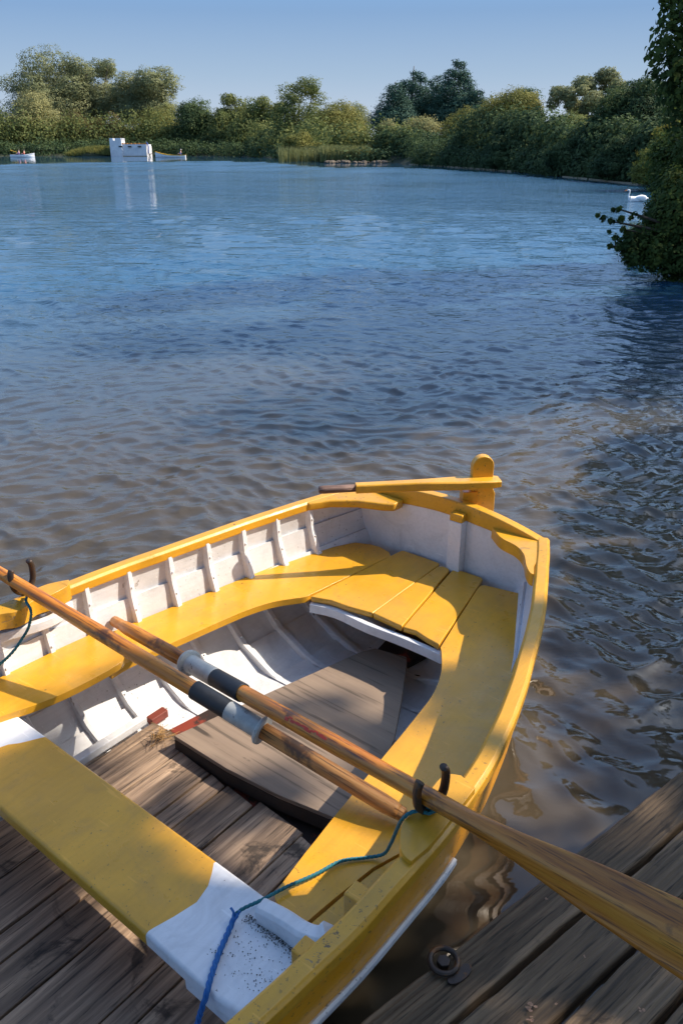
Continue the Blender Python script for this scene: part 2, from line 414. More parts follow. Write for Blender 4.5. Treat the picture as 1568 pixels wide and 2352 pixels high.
seams = [(P2((897, 1277), (711, 1369))), (P2((979, 1318), (856, 1408))), (P2((1020, 1320), (924, 1439))), (P2((1093, 1345), (1011, 1481)))]
backs = [Vector((0, 1.290, 0))] * 4
gaps = [.003, .0008, .0018, .005]
front_mid = [None, [bp(724, 1368, ZB), bp(760, 1378, ZB), bp(800, 1393, ZB), bp(835, 1409, ZB)], [bp(862, 1411, ZB), bp(895, 1430, ZB)], [bp(928, 1440, ZB), bp(955, 1448, ZB), bp(980, 1464, ZB), bp(1000, 1482, ZB)]]
for i in range(3):
    (b0, f0), (b1, f1) = seams[i], seams[i + 1]
    g0, g1 = gaps[i], gaps[i + 1]
    X = Vector((1, 0, 0))
    bk = 1.315 if i != 1 else 1.295
    pts = [f0 + X * g0] + front_mid[i + 1][0 if i else 1:-1] + [f1 - X * g1, Vector((b1.x - g1, bk - .012, 0)), Vector((b1.x - g1 - .012, bk, 0)), Vector((b0.x + g0 + .012, bk, 0)), Vector((b0.x + g0, bk - .012, 0))]
    pts = [Vector((p.x, p.y, 0)) for p in pts]
    slab('stern_seat_board', pts, ZB - .024, ZB + (.0, .0012, -.0008)[i], 'yellow', boat, .005, .0012, 9 + i)
# white riser under the front edge of the stern seat
bm = bmesh.new()
pr = [bp(700, 1378, ZB), bp(760, 1392, ZB), bp(830, 1424, ZB), bp(900, 1450, ZB), bp(960, 1475, ZB), bp(1008, 1497, ZB)]
pth = [Vector((p.x, p.y + .03, ZB - .045)) for p in pr]
sweep(bm, catmull(pth, 4), [(-.01, -.018), (.01, -.018), (.01, .018), (-.01, .018)])
fin('seat_riser', bm, 'white', boat, bevel=.002)
# thwart -------------------------------------------------------------------
ZT = .285
def tw(bm, u0, u1, mi, c0=None, c1=None, z0=ZT - .034, z1=ZT):
    sa, sb = -.262, -.488
    L = [Vector((u0, sa, 0)), Vector((u0, sb, 0))] if c0 is None else c0
    Rr = [Vector((u1, sb, 0)), Vector((u1, sa, 0))] if c1 is None else c1
    prism(bm, L + Rr, z0, z1, mi)
rc = [bp(x, y, ZT) for x, y in ((488, 1985), (487, 2005), (478, 2035), (452, 2072), (400, 2105), (355, 2130), (333, 2146))]
rc = [Vector((p.x, p.y, 0)) for p in rc]; rc[0].y = -.262; rc[-1].y = -.488
lc = [Vector((p.x, p.y, 0)) for p in (bp(75, 1708, ZT), bp(45, 1707, ZT), bp(20, 1710, ZT), bp(-15, 1722, ZT), bp(-70, 1760, ZT), bp(-140, 1800, ZT))]; lc[0].y = -.262; lc[-1].y = -.488
bm = bmesh.new()
def shared(bm, polys, z0, z1):      # one plank whose painted fields share their borders
    vt, vb, ed = {}, {}, {}
    def g(D_, p, z):
        k = (round(p.x, 5), round(p.y, 5))
        if k not in D_: D_[k] = bm.verts.new((p.x, p.y, z))
        return D_[k]
    for pl, mi in polys:
        a = [g(vt, p, z1) for p in pl]; b_ = [g(vb, p, z0) for p in pl]; n_ = len(pl)
        f = bm.faces.new(a); f.material_index = mi; f2 = bm.faces.new(b_[::-1]); f2.material_index = mi
        for i in range(n_):
            k = frozenset((a[i], a[(i + 1) % n_])); ed[k] = None if k in ed else (a[i], a[(i + 1) % n_], b_[(i + 1) % n_], b_[i], mi)
    for v in ed.values():
        if v: bm.faces.new(v[:4]).material_index = v[4]
    bmesh.ops.triangulate(bm, faces=[f for f in bm.faces if len(f.verts) > 4])
shared(bm, [([p for p in lc] + rc[::-1], 0),
            (rc[:] + [Vector((.62, -.492, 0)), Vector((.665, -.486, 0)), Vector((.70, -.462, 0)), Vector((.712, -.43, 0)), Vector((.705, -.395, 0)), Vector((.70, -.34, 0)), Vector((.69, -.29, 0)), Vector((.60, -.262, 0))], 1),
            ([Vector((-.66, -.262, 0)), Vector((-.66, -.488, 0))] + lc[::-1], 1)], ZT - .042, ZT)
fin('thwart', bm, ['yellow', 'white'], boat, bevel=.009, seg=3)
# thwart knees at the near end: two rounded white arms with a hollow between
def arm(name, pts, z0, z1, w, mat='white'):
    bm = bmesh.new()
    path = catmull([Vector(p) for p in pts], 5)
    hw = w / 2; h = (z1 - z0) / 2
    sweep(bm, path, [(-hw, -h), (-hw, h - .008), (-hw + .008, h), (hw - .008, h), (hw, h - .008), (hw, -h)])
    return fin(name, bm, mat, boat, bevel=.004)
a1 = [bp(600, 2092, .30), bp(650, 2118, .305), bp(700, 2150, .315), bp(738, 2158, .33), bp(762, 2140, .35)]
arm('thwart_knee', [(p.x, p.y, p.z) for p in a1], 0, .05, .042)
bm = bmesh.new(); add_box(bm, (.60, -.455, .222), (.20, .05, .056)); fin('thwart_bracket', bm, 'white', boat, bevel=.006)
bm = bmesh.new()
for u, s in ((.795, -.40), (.795, -.245)):
    add_box(bm, (u - .012, s, .415), (.062, .042, .10))
    fin('rail_block', bm, 'yellow_worn', boat, bevel=.004); bm = bmesh.new()
bm.free()
# mould and dirt caught in the hollow of the knee
rng = random.Random(4); bm = bmesh.new()
for i in range(620):
    t = rng.random(); u = .53 + .15 * rng.random(); s = -.318 - .010 * abs(rng.gauss(0, 1)) - (.02 + .10 * rng.random()) * (rng.random() < .22)
    a = rng.uniform(0, 6.28); r = rng.uniform(.0004, .0019)
    z = ZT + .0008
    vs = [bm.verts.new((u + r * math.cos(a + k * 1.57), s + r * rng.uniform(.6, 1.2) * math.sin(a + k * 1.57), z + (.001 if k % 2 else .0002))) for k in range(4)]
    bm.faces.new(vs)
me = fin('mould_specks', bm, 'mould', boat); me['kind'] = 'stuff'
# floor ---------------------------------------------------------------------
bed = [-.375, -.192, -.045, .030, .150, .330, .392, .55]
ends = [.135, .095, .09, .085, .10, .078, .095]
for i in range(7):
    u0, u1 = bed[i] + .0025, bed[i + 1] - .0025
    if i == 2: u1 -= .003
    e = ends[i]
    dz = (.0, .002, -.002, .001, -.001, .0015, -.001)[i]
    n0 = -1.9 if i in (1, 2, 3, 4) else (-1.4 if i in (0, 5) else -1.1)
    slab('floorboard', [(u0, n0), (u1, n0), (u1, e + (.012 if i == 0 else -.01)), (u0, e)], .030, .052 + dz, 'deckboard', boat, .003, .0012, 20 + i, .05)
bm = bmesh.new(); add_box(bm, (-.398, -.18, .062), (.030, .60, .028)); fin('floor_batten', bm, 'white_dirty', boat, bevel=.003)
bm = bmesh.new(); add_box(bm, (-.395, .17, .040), (.03, .07, .03)); fin('floor_batten', bm, 'red_batten', boat, bevel=.003)
slab('bilge_board', [(-.34, .09), (.46, .05), (.44, .35), (-.30, .35)], .018, .0225, 'bilge', boat, 0)
pan = [bp(x, y, .105) for x, y in ((400, 1690), (630, 1585), (830, 1496), (862, 1489), (933, 1509), (934, 1530), (920, 1620), (905, 1700), (850, 1800), (786, 1885), (775, 1881), (640, 1826), (520, 1765))]
slab('floor_panel', pan, .090, .105, 'ply', boat, .002, .0008, 31)
bm = bmesh.new(); fr = [Vector((p.x, p.y + .012, .072)) for p in (pan[0], pan[12], pan[11], pan[10])]
sweep(bm, fr, [(-.012, -.030), (.012, -.030), (.012, .017), (-.012, .017)])
fin('panel_bearer', bm, 'darkedge', boat)
slab('stern_bottom_board', [(-.05, .93), (.1, .95), (.16, 1.28), (-.1, 1.28)], .02, .03, 'bilge', boat, 0)
# straw tuft left in the bilge
rng = random.Random(8); bm = bmesh.new()
c = bp(372, 1688, .07)
for i in range(70):
    a = rng.uniform(0, 6.28); l = rng.uniform(.012, .045); p = c + Vector((rng.gauss(0, .012), rng.gauss(0, .012), rng.uniform(-.012, .012)))
    q = p + Vector((math.cos(a) * l, math.sin(a) * l, rng.uniform(-.01, .02)))
    sweep(bm, [p, q], circ(.0008, 3), up=Vector((0.1, 0, 1)), cap=False)
o = fin('straw_tuft', bm, 'straw', None); o.location = BO; o.rotation_euler = (0, 0, -BA)
tag(o, 'small tuft of dry straw caught beside the floor panel in the boat', 'straw')
# rowlock pads and rowlocks
pr_ = [(.765, -.155), (.745, -.12), (.742, -.04), (.752, .04), (.775, .085), (.81, .10), (.829, .09), (.832, -.02), (.830, -.16), (.81, -.175)]
pr_ = curve2([bp(x, y, .512) for x, y in ((945, 1978), (928, 1964), (920, 1940), (923, 1893), (948, 1862), (985, 1817), (1010, 1787), (1032, 1777), (1058, 1780))], 3)
pr_ = [(p.x, p.y) for p in pr_] + [(.836, .10), (.841, 0), (.843, -.10)]
slab('rowlock_pad', [Vector((a, b, 0)) for a, b in pr_], .452, .512, 'yellow_worn', boat, .007, .002, 41)
pl_ = [(-.60, .065), (-.585, .02), (-.585, -.08), (-.60, -.17), (-.625, -.30), (-.66, -.32), (-.70, -.25), (-.738, -.12), (-.742, 0.0), (-.72, .07), (-.69, .10), (-.65, .10)]
pin = [bp(x, y, .514) for x, y in ((-60, 1428), (0, 1411), (29, 1407), (55, 1396), (79, 1378), (119, 1365), (152, 1348), (161, 1340))]
pout = [bp(x, y, .514) for x, y in ((159, 1331), (121, 1338), (93, 1347), (55, 1365), (37, 1373), (0, 1389), (-60, 1412))]
print('pad', [tuple(round(v, 3) for v in p) for p in pin + pout])
slab('rowlock_pad', curve2(pin, 3) + curve2(pout, 3), .458, .514, 'yellow_worn', boat, .006, .0015, 42)
slab('pad_gap_shade', [p + Vector((-.012, 0, 0)) for p in pin[1:6]] + [p + Vector((-.05, 0, 0)) for p in pin[5:0:-1]], .449, .4575, 'darkedge', boat, .001, .002, 44)  # dark strip standing in for the shaded gap under the left pad
bm = bmesh.new()
ip = [bp(x, y, .42) for x, y in ((164, 1385), (142, 1410), (112, 1428), (62, 1445), (8, 1460), (-60, 1480))]
print('ip', [tuple(round(v, 3) for v in p) for p in ip])
sweep(bm, catmull(ip, 5), [(-.012, -.017), (.012, -.017), (.012, .017), (-.012, .017)])
fin('inwale_patch', bm, 'white', boat, bevel=.004)
def rowlock(name, u, s, zb, yaw):
    bm = bmesh.new()
    pts = [(-.034, .098), (-.040, .085), (-.041, .06), (-.036, .032), (-.020, .012), (0, .006), (.020, .012), (.036, .032), (.041, .06), (.040, .085), (.033, .100)]
    rt = Matrix.Rotation(yaw, 3, 'Z')
    path = catmull([rt @ Vector((0, a, b)) + Vector((u, s, zb)) for a, b in pts], 4)
    sweep(bm, path, circ(.0098, 10, .9, 1.1), up=rt @ Vector((1, 0, 0)))
    sweep(bm, [Vector((u, s, zb - .03)), Vector((u, s, zb + .008))], circ(.013, 10), up=Vector((1, 0, 0)))
    return fin(name, bm, 'iron', boat, smooth=True)
RLR = bp(988, 1846, .53); RLL = bp(57, 1352, .53)
rowlock('rowlock', RLR.x, RLR.y, .512, R(-14)); rowlock('rowlock', RLL.x, RLL.y, .514, R(10))
# rudder and tiller
tp, tq = bp(1146, 1106, .625), bp(732, 1122, .635)
d = (tq - tp); d.z = 0; ang = math.atan2(d.y, d.x); D = d.normalized(); Nn = Vector((-D.y, D.x, 0))
hc = bp(1094, 1108, .625); hc.z = 0
if hc.y < 1.435: hc.y = 1.435
def plate(bm, prof, c, thick):
    a = [bm.verts.new(c + D * x + Nn * (thick / 2) + Vector((0, 0, z))) for x, z in prof]
    b = [bm.verts.new(c + D * x - Nn * (thick / 2) + Vector((0, 0, z))) for x, z in prof]
    n = len(prof); bm.faces.new(a); bm.faces.new(b[::-1])
    for i in range(n): bm.faces.new((a[i], a[(i + 1) % n], b[(i + 1) % n], b[i]))
bm = bmesh.new()
head = [(.042 * math.cos(t), .685 + .042 * math.sin(t)) for t in [math.pi * k / 10 for k in range(11)]]
plate(bm, head + [(-.042, .60), (-.055, .57), (-.06, .1), (-.26, -.25), (-.24, -.32), (.04, -.30), (.055, .1), (.05, .55), (.042, .60)], hc, .034)
rud = fin('rudder', bm, 'yellow', boat, bevel=.004)
bm = bmesh.new(); plate(bm, [(.075, .585), (.075, .1), (.015, .1), (.015, .585)], hc + Nn * -.001, .052); fin('rudder_cheek', bm, 'yellow_side', rud, bevel=.003)
bm = bmesh.new()
t0 = tp; t1 = bp(816, 1121, .628)
L = (t1 - t0).length
for k in range(13):
    pass
n = 14; rings = []
for k in range(n + 1):
    f = k / n; p = t0.lerp(t1, f)
    w = .034 - .016 * min(1, max(0, (f - .22) / .3)) if f > .22 else .034
    w = interp([(0, .030), (.05, .036), (.3, .034), (.55, .021), (1, .018)], f); h = interp([(0, .014), (.05, .017), (.3, .018), (.6, .018), (1, .017)], f)
    rings.append([bm.verts.new(p + Nn * a * w + Vector((0, 0, b * h))) for a, b in ((-1, -.7), (-1, .7), (-.8, 1), (.8, 1), (1, .7), (1, -.7), (.8, -1), (-.8, -1))])
for a, b in zip(rings, rings[1:]):
    for j in range(8): bm.faces.new((a[j], a[(j + 1) % 8], b[(j + 1) % 8], b[j]))
bm.faces.new(rings[0]); bm.faces.new(rings[-1][::-1])
fin('tiller', bm, 'yellow', rud, bevel=.002)
bm = bmesh.new(); Lg = (tq - t1).length
lathe(bm, [(0, .0145), (Lg * .4, .0150), (Lg * .85, .0158), (Lg * .98, .0145), (Lg, .011)], 14)
g = fin('tiller_grip', bm, 'dark_grip', rud, smooth=True); g.location = t1; g.rotation_euler = (0, 0, ang)
bm = bmesh.new(); sweep(bm, [hc + Vector((0, 0, .640)) - Nn * .026, hc + Vector((0, 0, .662)) - Nn * .026], circ(.011, 10), up=D); fin('tiller_peg', bm, 'yellow', rud, smooth=True)

# ================================================================== OARS
def tobw(v): return BO + BU * v.x + BS * v.y + Vector((0, 0, v.z))
def oar(label, grip, lock, sleeve, roll, mark=False):
    """sleeve = distances along the shaft: grip end 0, collar start, collar end, sleeve end"""
    g, l = tobw(grip), tobw(lock); dr = (l - g).normalized()
    root = empty('oar', g); root.rotation_mode = 'QUATERNION'
    X = dr; Z = (Vector((0, 0, 1)) - X * X.z).normalized(); Y = Z.cross(X)
    Mx = Matrix((X, Y, Z)).transposed() @ Matrix.Rotation(roll, 3, 'X')
    root.rotation_quaternion = Mx.to_quaternion()
    tag(root, label, 'oar', 'oars laid across the yellow boat')
    c0, c1, s1, bl0, bl1, hg = sleeve
    bm = bmesh.new(); lathe(bm, [(0, .012), (.006, .0185), (.05, .0185), (hg - .02, .0175), (hg, .0205), (hg + .03, .0225), (c0 + .01, .0225)], 18)
    fin('handle', bm, 'raw_handle' if not mark else 'varnish', root, smooth=True)
    bm = bmesh.new(); lathe(bm, [(c0 - .004, .040), (c0 + .004, .041), (c0 + .009, .036), (c0 + .011, .0275), (c1, .0275), (c1 + .001, .025)], 24); fin('collar', bm, 'collar', root, smooth=False, bevel=.002)
    bm = bmesh.new(); lathe(bm, [(c1 - .001, .0258), (c1 + .002, .0268), (s1 - .003, .0268), (s1, .0255)], 24); fin('leather_sleeve', bm, 'leather', root, smooth=False, bevel=.0015)
    bm = bmesh.new()
    st = [(c0, .0215, .0215), (s1, .0225, .0225), ((s1 + bl0) / 2, .0225, .0225), (bl0 - .25, .0205, .0205), (bl0, .0195, .019), (bl0 + .12, .028, .0165), (bl0 + .28, .046, .013), (bl0 + .5, .062, .0095), (bl0 + .75, .073, .0075), (bl1 - .03, .076, .006), (bl1, .062, .005)]
    xs = np.linspace(c0, bl1, 70); rings = []
    for x in xs:
        wy = interp([(a, b) for a, b, c in st], x); wz = interp([(a, c) for a, b, c in st], x)
        n = 22; ring = []
        for i in range(n):
            t = 2 * math.pi * i / n; cy, cz = math.cos(t), math.sin(t)
            rz = wz * cz
            if x > bl0:            # a ridge down the middle of the flat blade
                k = min(1, (x - bl0) / .3); rz = (wz * cz) * (1 - k) + k * math.copysign(1, cz) * ((.0035 + (wz) * max(0, 1 - abs(cy) * 1.7)) if abs(cz) > .05 else 0)
            ring.append(bm.verts.new((x, wy * cy, rz)))
        rings.append(ring)
    for a, b in zip(rings, rings[1:]):
        for j in range(22): bm.faces.new((a[j], a[(j + 1) % 22], b[(j + 1) % 22], b[j]))
    bm.faces.new(rings[0]); bm.faces.new(rings[-1][::-1])
    fin('shaft_and_blade', bm, 'varnish', root, smooth=True)
    if mark:
        rg = random.Random(2); bm = bmesh.new()
        for k in range(14):
            x = s1 + .22 + .011 * k; a = R(rg.uniform(60, 80)); 
            p = Vector((x, .0229 * math.cos(a), .0229 * math.sin(a)))
            add_box(bm, p, (.014, rg.uniform(.003, .009), .0008), Matrix.Rotation(a - math.pi / 2, 3, 'X'))
        fin('red_mark', bm, 'redmark', root)
    return root
def along(g, l, px, py):                   # where along the oar a given column falls
    best = None
    for k in range(400):
        t = k * .006; p = tobw(g + (l - g).normalized() * t); c, s_ = cp, sp; zz = p.z - CH
        dd = p.y * c - zz * s_; x = 784 + F * p.x / dd; y = 1176 - F * (p.y * s_ + zz * c) / dd
        e = (x - px) ** 2 + (y - py) ** 2
        if best is None or e < best[0]: best = (e, t)
    return best[1]
G1, L1 = bp(262, 1426, .312), bp(990, 1834, .560)
oar('varnished oar through the right rowlock with its blade over the jetty', G1, L1,
    (along(G1, L1, 436, 1522), along(G1, L1, 497, 1555), along(G1, L1, 560, 1592), along(G1, L1, 1080, 1880), along(G1, L1, 1080, 1880) + 1.05, along(G1, L1, 285, 1440)), R(60), True)
G2, L2 = bp(930, 1874, .312), bp(58, 1350, .563)
oar('oar crossing the boat from the left rowlock, its handle ending on the near bench', G2, L2,
    (along(G2, L2, 602, 1676), along(G2, L2, 524, 1630), along(G2, L2, 446, 1582), along(G2, L2, 20, 1330), along(G2, L2, 20, 1330) + 1.0, along(G2, L2, 905, 1860)), R(35))

# ================================================================== ROPES
def rope(name, pts, r, mats, label, turns=55):
    path = catmull([Vector(p) for p in pts], 14); bm = bmesh.new()
    Ls = [0]
    for a, b in zip(path, path[1:]): Ls.append(Ls[-1] + (b - a).length)
    N = int(Ls[-1] / .0032); q = []
    for i in range(N + 1):
        t = Ls[-1] * i / N; k = min(np.searchsorted(Ls, t, side='right') - 1, len(path) - 2); f = (t - Ls[k]) / max(1e-9, Ls[k + 1] - Ls[k])
        q.append(path[k].lerp(path[k + 1], f))
    for s in range(3):
        st = []
        for i, p in enumerate(q):
            tg = (q[min(i + 1, N)] - q[max(i - 1, 0)]).normalized(); a = tg.cross(Vector((.2, .3, 1))).normalized(); b = a.cross(tg)
            ph = i * .0032 / (r * 7.5) * 2 * math.pi + s * 2.094
            st.append(p + (a * math.cos(ph) + b * math.sin(ph)) * r * .5)
        sweep(bm, st, circ(r * .58, 5), up=Vector((.2, .3, 1)))
    o = fin(name, bm, mats, None, smooth=True); tag(o, label, 'rope'); return o
T = lambda x, y, z: W(x, y, z)
rope('rope', [T(1000, 1852, .535), T(985, 1868, .53), T(965, 1862, .532), T(940, 1868, .525), T(922, 1884, .50), T(910, 1908, .44), T(897, 1938, .36), T(880, 1962, .300), T(840, 1970, .288), T(782, 1978, .290), T(724, 2008, .292), T(660, 2036, .295), T(603, 2066, .300), T(560, 2086, .300), T(543, 2098, .297)], .0042, 'rope_teal', 'thin teal rope running from the right rowlock over the bench to the thwart')
rope('rope', [T(541, 2098, .303), T(531, 2125, .296), T(520, 2150, .293), T(507, 2180, .293), T(494, 2215, .293), T(483, 2250, .294), T(474, 2285, .286), T(460, 2330, .25), T(445, 2385, .20), T(430, 2440, .12)], .0062, 'rope_blue', 'thick bright blue rope hanging over the front edge of the thwart')
bm = bmesh.new()
for k, (x0, y0, x1, y1) in enumerate(((537, 2112, 530, 2085), (540, 2110, 550, 2092), (536, 2116, 546, 2103))):
    a, b = T(x0, y0, .298), T(x1, y1, .315); sweep(bm, catmull([a, (a + b) / 2 + Vector((.003, 0, .004)), b], 4), circ(.0028, 6))
o = fin('rope_end', bm, 'rope_blue', None, smooth=True); tag(o, 'frayed blue rope ends sticking up from the knot on the white thwart end', 'rope')
rope('rope', [T(66, 1362, .53), T(60, 1380, .53), T(70, 1398, .520), T(72, 1415, .497), T(66, 1442, .455), T(52, 1466, .425), T(32, 1495, .395), T(6, 1521, .36), T(-35, 1552, .33), T(-90, 1590, .312)], .0046, 'rope_teal', 'thin teal rope dangling from the left rowlock onto the bench')
# wraps round the two rowlock shanks
for (rl, lab) in ((RLR, 'teal rope lashing around the foot of the right rowlock'), (RLL, 'teal rope lashing around the foot of the left rowlock')):
    c = tobw(Vector((rl.x, rl.y, .514))); pts = []
    for k in range(26): pts.append(c + Vector((math.cos(k * .75) * .0165, math.sin(k * .75) * .0165, .004 + k * .0007)))
    rope('rope_lashing', pts, .0036, 'rope_teal', lab)

# ================================================================== JETTY
ZD = .35
j0, j1 = W(820, 2352, ZD), W(1568, 1765, ZD)
JA = math.atan2(j1.y - j0.y, j1.x - j0.x)
jet = empty('jetty', (j0.x, j0.y, 0), JA)
tag(jet, 'weathered timber jetty of grooved planks at the lower right', 'jetty')
JX = Vector((math.cos(JA), math.sin(JA), 0)); JY = Vector((-math.sin(JA), math.cos(JA), 0))
def jl(x, y, z=ZD):
    w = W(x, y, z) - Vector((j0.x, j0.y, 0)); return Vector((w.dot(JX), w.dot(JY), z))
w1 = -jl(1357, 2082).y
pw = abs(w1); rngj = random.Random(3)
def plank(y1, y0, x0, x1, z, seed):
    """decking board: fine lengthwise grooves on the top, chewed near edge"""
    bm = bmesh.new(); n = 260; ridges = 9; m = ridges * 4
    top = []; W_ = y1 - y0
    for i in range(n + 1):
        x = x0 + (x1 - x0) * i / n; row = []
        e1 = .0035 * noise.noise(Vector((x * 6, seed, 0))) + .0025 * noise.noise(Vector((x * 26, seed, 3)))
        e0 = .003 * noise.noise(Vector((x * 6, seed + 9, 0))) + .002 * noise.noise(Vector((x * 30, seed, 7)))
        for j in range(m + 1):
            f = j / m; y = y0 + e0 + (W_ + e1 - e0) * f
            gz = .0016 * math.cos(f * ridges * 2 * math.pi + math.pi) * (1 if .04 < f < .96 else .3)
            wear = .0016 * noise.noise(Vector((x * 14, y * 60, seed))) + .0012 * noise.noise(Vector((x * 50, y * 120, seed)))
            ed = min(f, 1 - f) * W_; drop = .006 * max(0, 1 - ed / .006) ** 2
            row.append(bm.verts.new((x, y, z + gz + wear - drop)))
        top.append(row)
    for a, b in zip(top, top[1:]):
        for j in range(m): bm.faces.new((a[j], b[j], b[j + 1], a[j + 1]))
    for j, s in ((0, 1), (m, -1)):
        low = [bm.verts.new((r[j].co.x, r[j].co.y, z - .045)) for r in top]
        for i in range(n): bm.faces.new((top[i][j], low[i], low[i + 1], top[i + 1][j]) if s > 0 else (top[i][j], top[i + 1][j], low[i + 1], low[i]))
    me = bpy.data.meshes.new('deck_plank'); bm.to_mesh(me); bm.free()
    me.polygons.foreach_set('use_smooth', [True] * len(me.polygons))
    return link('deck_plank', me, 'jetty_timber', jet)
y = 0.0
for i in range(11):
    g = (.012, .016, .014, .010)[i % 4]
    wd = pw - .009
    plank(y, y - wd, -1.3, 5.2, ZD + rngj.uniform(-.002, .002), i * 3.7)
    y -= wd + g
bm = bmesh.new()
for x in (-1.0, .1, 1.2, 2.3, 3.4, 4.6): add_box(bm, (x, -.70, ZD - .12), (.10, 1.30, .14))
fin('joist', bm, 'darkedge', jet)
for x in (-.9, 1.1, 3.3):
    for yy in (-.12, -1.2):
        bm = bmesh.new(); sweep(bm, [Vector((x, yy, -.9)), Vector((x, yy, ZD - .05))], circ(.07, 12), up=Vector((1, 0, 0))); fin('pile', bm, 'darkedge', jet)
# iron mooring ring on the edge plank
rc_ = W(1018, 2208, ZD + .008)
ring = empty('mooring_ring', (rc_.x, rc_.y, ZD), JA)
tag(ring, 'rusty iron mooring ring with its eye plate bolted to the jetty edge plank', 'mooring ring')
bm = bmesh.new(); pts = [Vector((math.cos(t) * .027, math.sin(t) * .027, .010)) for t in np.linspace(0, 2 * math.pi, 33)]
sweep(bm, pts, circ(.0058, 8), cap=False); fin('ring', bm, 'iron', ring, smooth=True)
bm = bmesh.new(); sweep(bm, [Vector((0, 0, -.002)), Vector((0, 0, .012))], circ(.014, 6), up=Vector((1, 0, 0))); fin('bolt', bm, 'iron', ring, bevel=.002)
bm = bmesh.new(); prism(bm, [Vector((.008, -.036, 0)) + Vector((.030 * math.cos(t), .013 * math.sin(t), 0)) for t in np.linspace(0, 6.0, 15)], .001, .006); fin('eye_plate', bm, 'iron', ring)
# bits of fallen blossom and leaf on the jetty
rng = random.Random(12); bm = bmesh.new()
for (px, py, r, n) in ((1216, 2312, .007, 9), (1222, 2345, .006, 5), (1274, 2306, .004, 2), (1440, 2090, .006, 3), (1255, 2070, .004, 2), (1340, 2200, .004, 2), (1470, 2320, .006, 3)):
    c = W(px, py, ZD + .004)
    for k in range(n):
        a = rng.uniform(0, 6.28); p = c + Vector((rng.gauss(0, r * .6), rng.gauss(0, r * .6), rng.uniform(0, .003)))
        vs = [bm.verts.new(p + Vector((math.cos(a + t) * r * .6, math.sin(a + t) * r * .45, rng.uniform(0, .004)))) for t in (0, 1.3, 2.6, 3.9, 5.2)]
        bm.faces.new(vs)
o = fin('leaf_litter', bm, 'litter'); tag(o, 'crumbs of fallen leaf and blossom scattered on the jetty planks', 'litter', kind='stuff')

# ================================================================== SHORE, GROUND, WATER
SH = [(-180, 7), (-150, 8), (-125, 16), (-100, 60), (-70, 120), (-50, 160), (-35, 180), (-24, 182), (-14, 178), (-8, 168), (-5, 150), (-3, 124), (-1, 108), (0, 103), (3.0, 101), (4.2, 96), (6, 88), (9, 76), (11.5, 68), (14, 59), (17, 52), (20, 45.5), (22.5, 41.5), (25, 37), (27, 24), (31, 12), (40, 9), (55, 6.2), (72, 5.0), (90, 4.6), (120, 5), (150, 6), (180, 7)]
def rsh(az): return np.interp(az, [a for a, b in SH], [b for a, b in SH])
def grid_mesh(name, rr, az, zf, mat, extra=None):
    Rg, Ag = np.meshgrid(rr, az, indexing='ij'); X = Rg * np.sin(np.radians(Ag)); Y = Rg * np.cos(np.radians(Ag))
    res = zf(X, Y, Rg, Ag); dx, dy, Z, at = res
    co = np.stack([X + dx, Y + dy, Z], -1).reshape(-1, 3)
    n, m = len(rr), len(az)
    i, j = np.meshgrid(np.arange(n - 1), np.arange(m), indexing='ij'); j2 = (j + 1) % m
    q = np.stack([i * m + j, (i + 1) * m + j, (i + 1) * m + j2, i * m + j2], -1).reshape(-1, 4)
    me = bpy.data.meshes.new(name); me.vertices.add(len(co)); me.vertices.foreach_set('co', co.ravel().astype('f'))
    me.loops.add(q.size); me.loops.foreach_set('vertex_index', q.ravel().astype('i'))
    me.polygons.add(len(q)); me.polygons.foreach_set('loop_start', np.arange(0, q.size, 4, dtype='i')); me.polygons.foreach_set('loop_total', np.full(len(q), 4, 'i'))
    me.polygons.foreach_set('use_smooth', np.ones(len(q), bool))
    me.update(); me.validate()
    if at is not None:
        a = me.attributes.new('ripple', 'FLOAT', 'POINT'); a.data.foreach_set('value', at.ravel().astype('f'))
    # flip so normals face up
    return link(name, me, mat)
def sstep(a, b, x): t = np.clip((x - a) / (b - a), 0, 1); return t * t * (3 - 2 * t)
def gfun(X, Y, Rg, Ag):
    e = Rg - rsh(Ag)
    z = np.where(e < 0, np.maximum(-1.2, e * .35), np.minimum(.25 + .10 * e, 1.6)) 
    z = z + .12 * np.sin(X * 1.3) * np.cos(Y * .9 + X * .3) * (e > .5)
    return 0 * X, 0 * X, np.where(Rg < .6, -1.0, z), None
az_g = np.arange(-180, 180, 1.5)
ground = grid_mesh('ground', np.concatenate([[.05, .5], np.arange(1, 60, .8), np.arange(60, 240, 1.6), [260, 300, 400, 700, 1500]]), az_g, gfun, 'soil')
tag(ground, kind='structure')
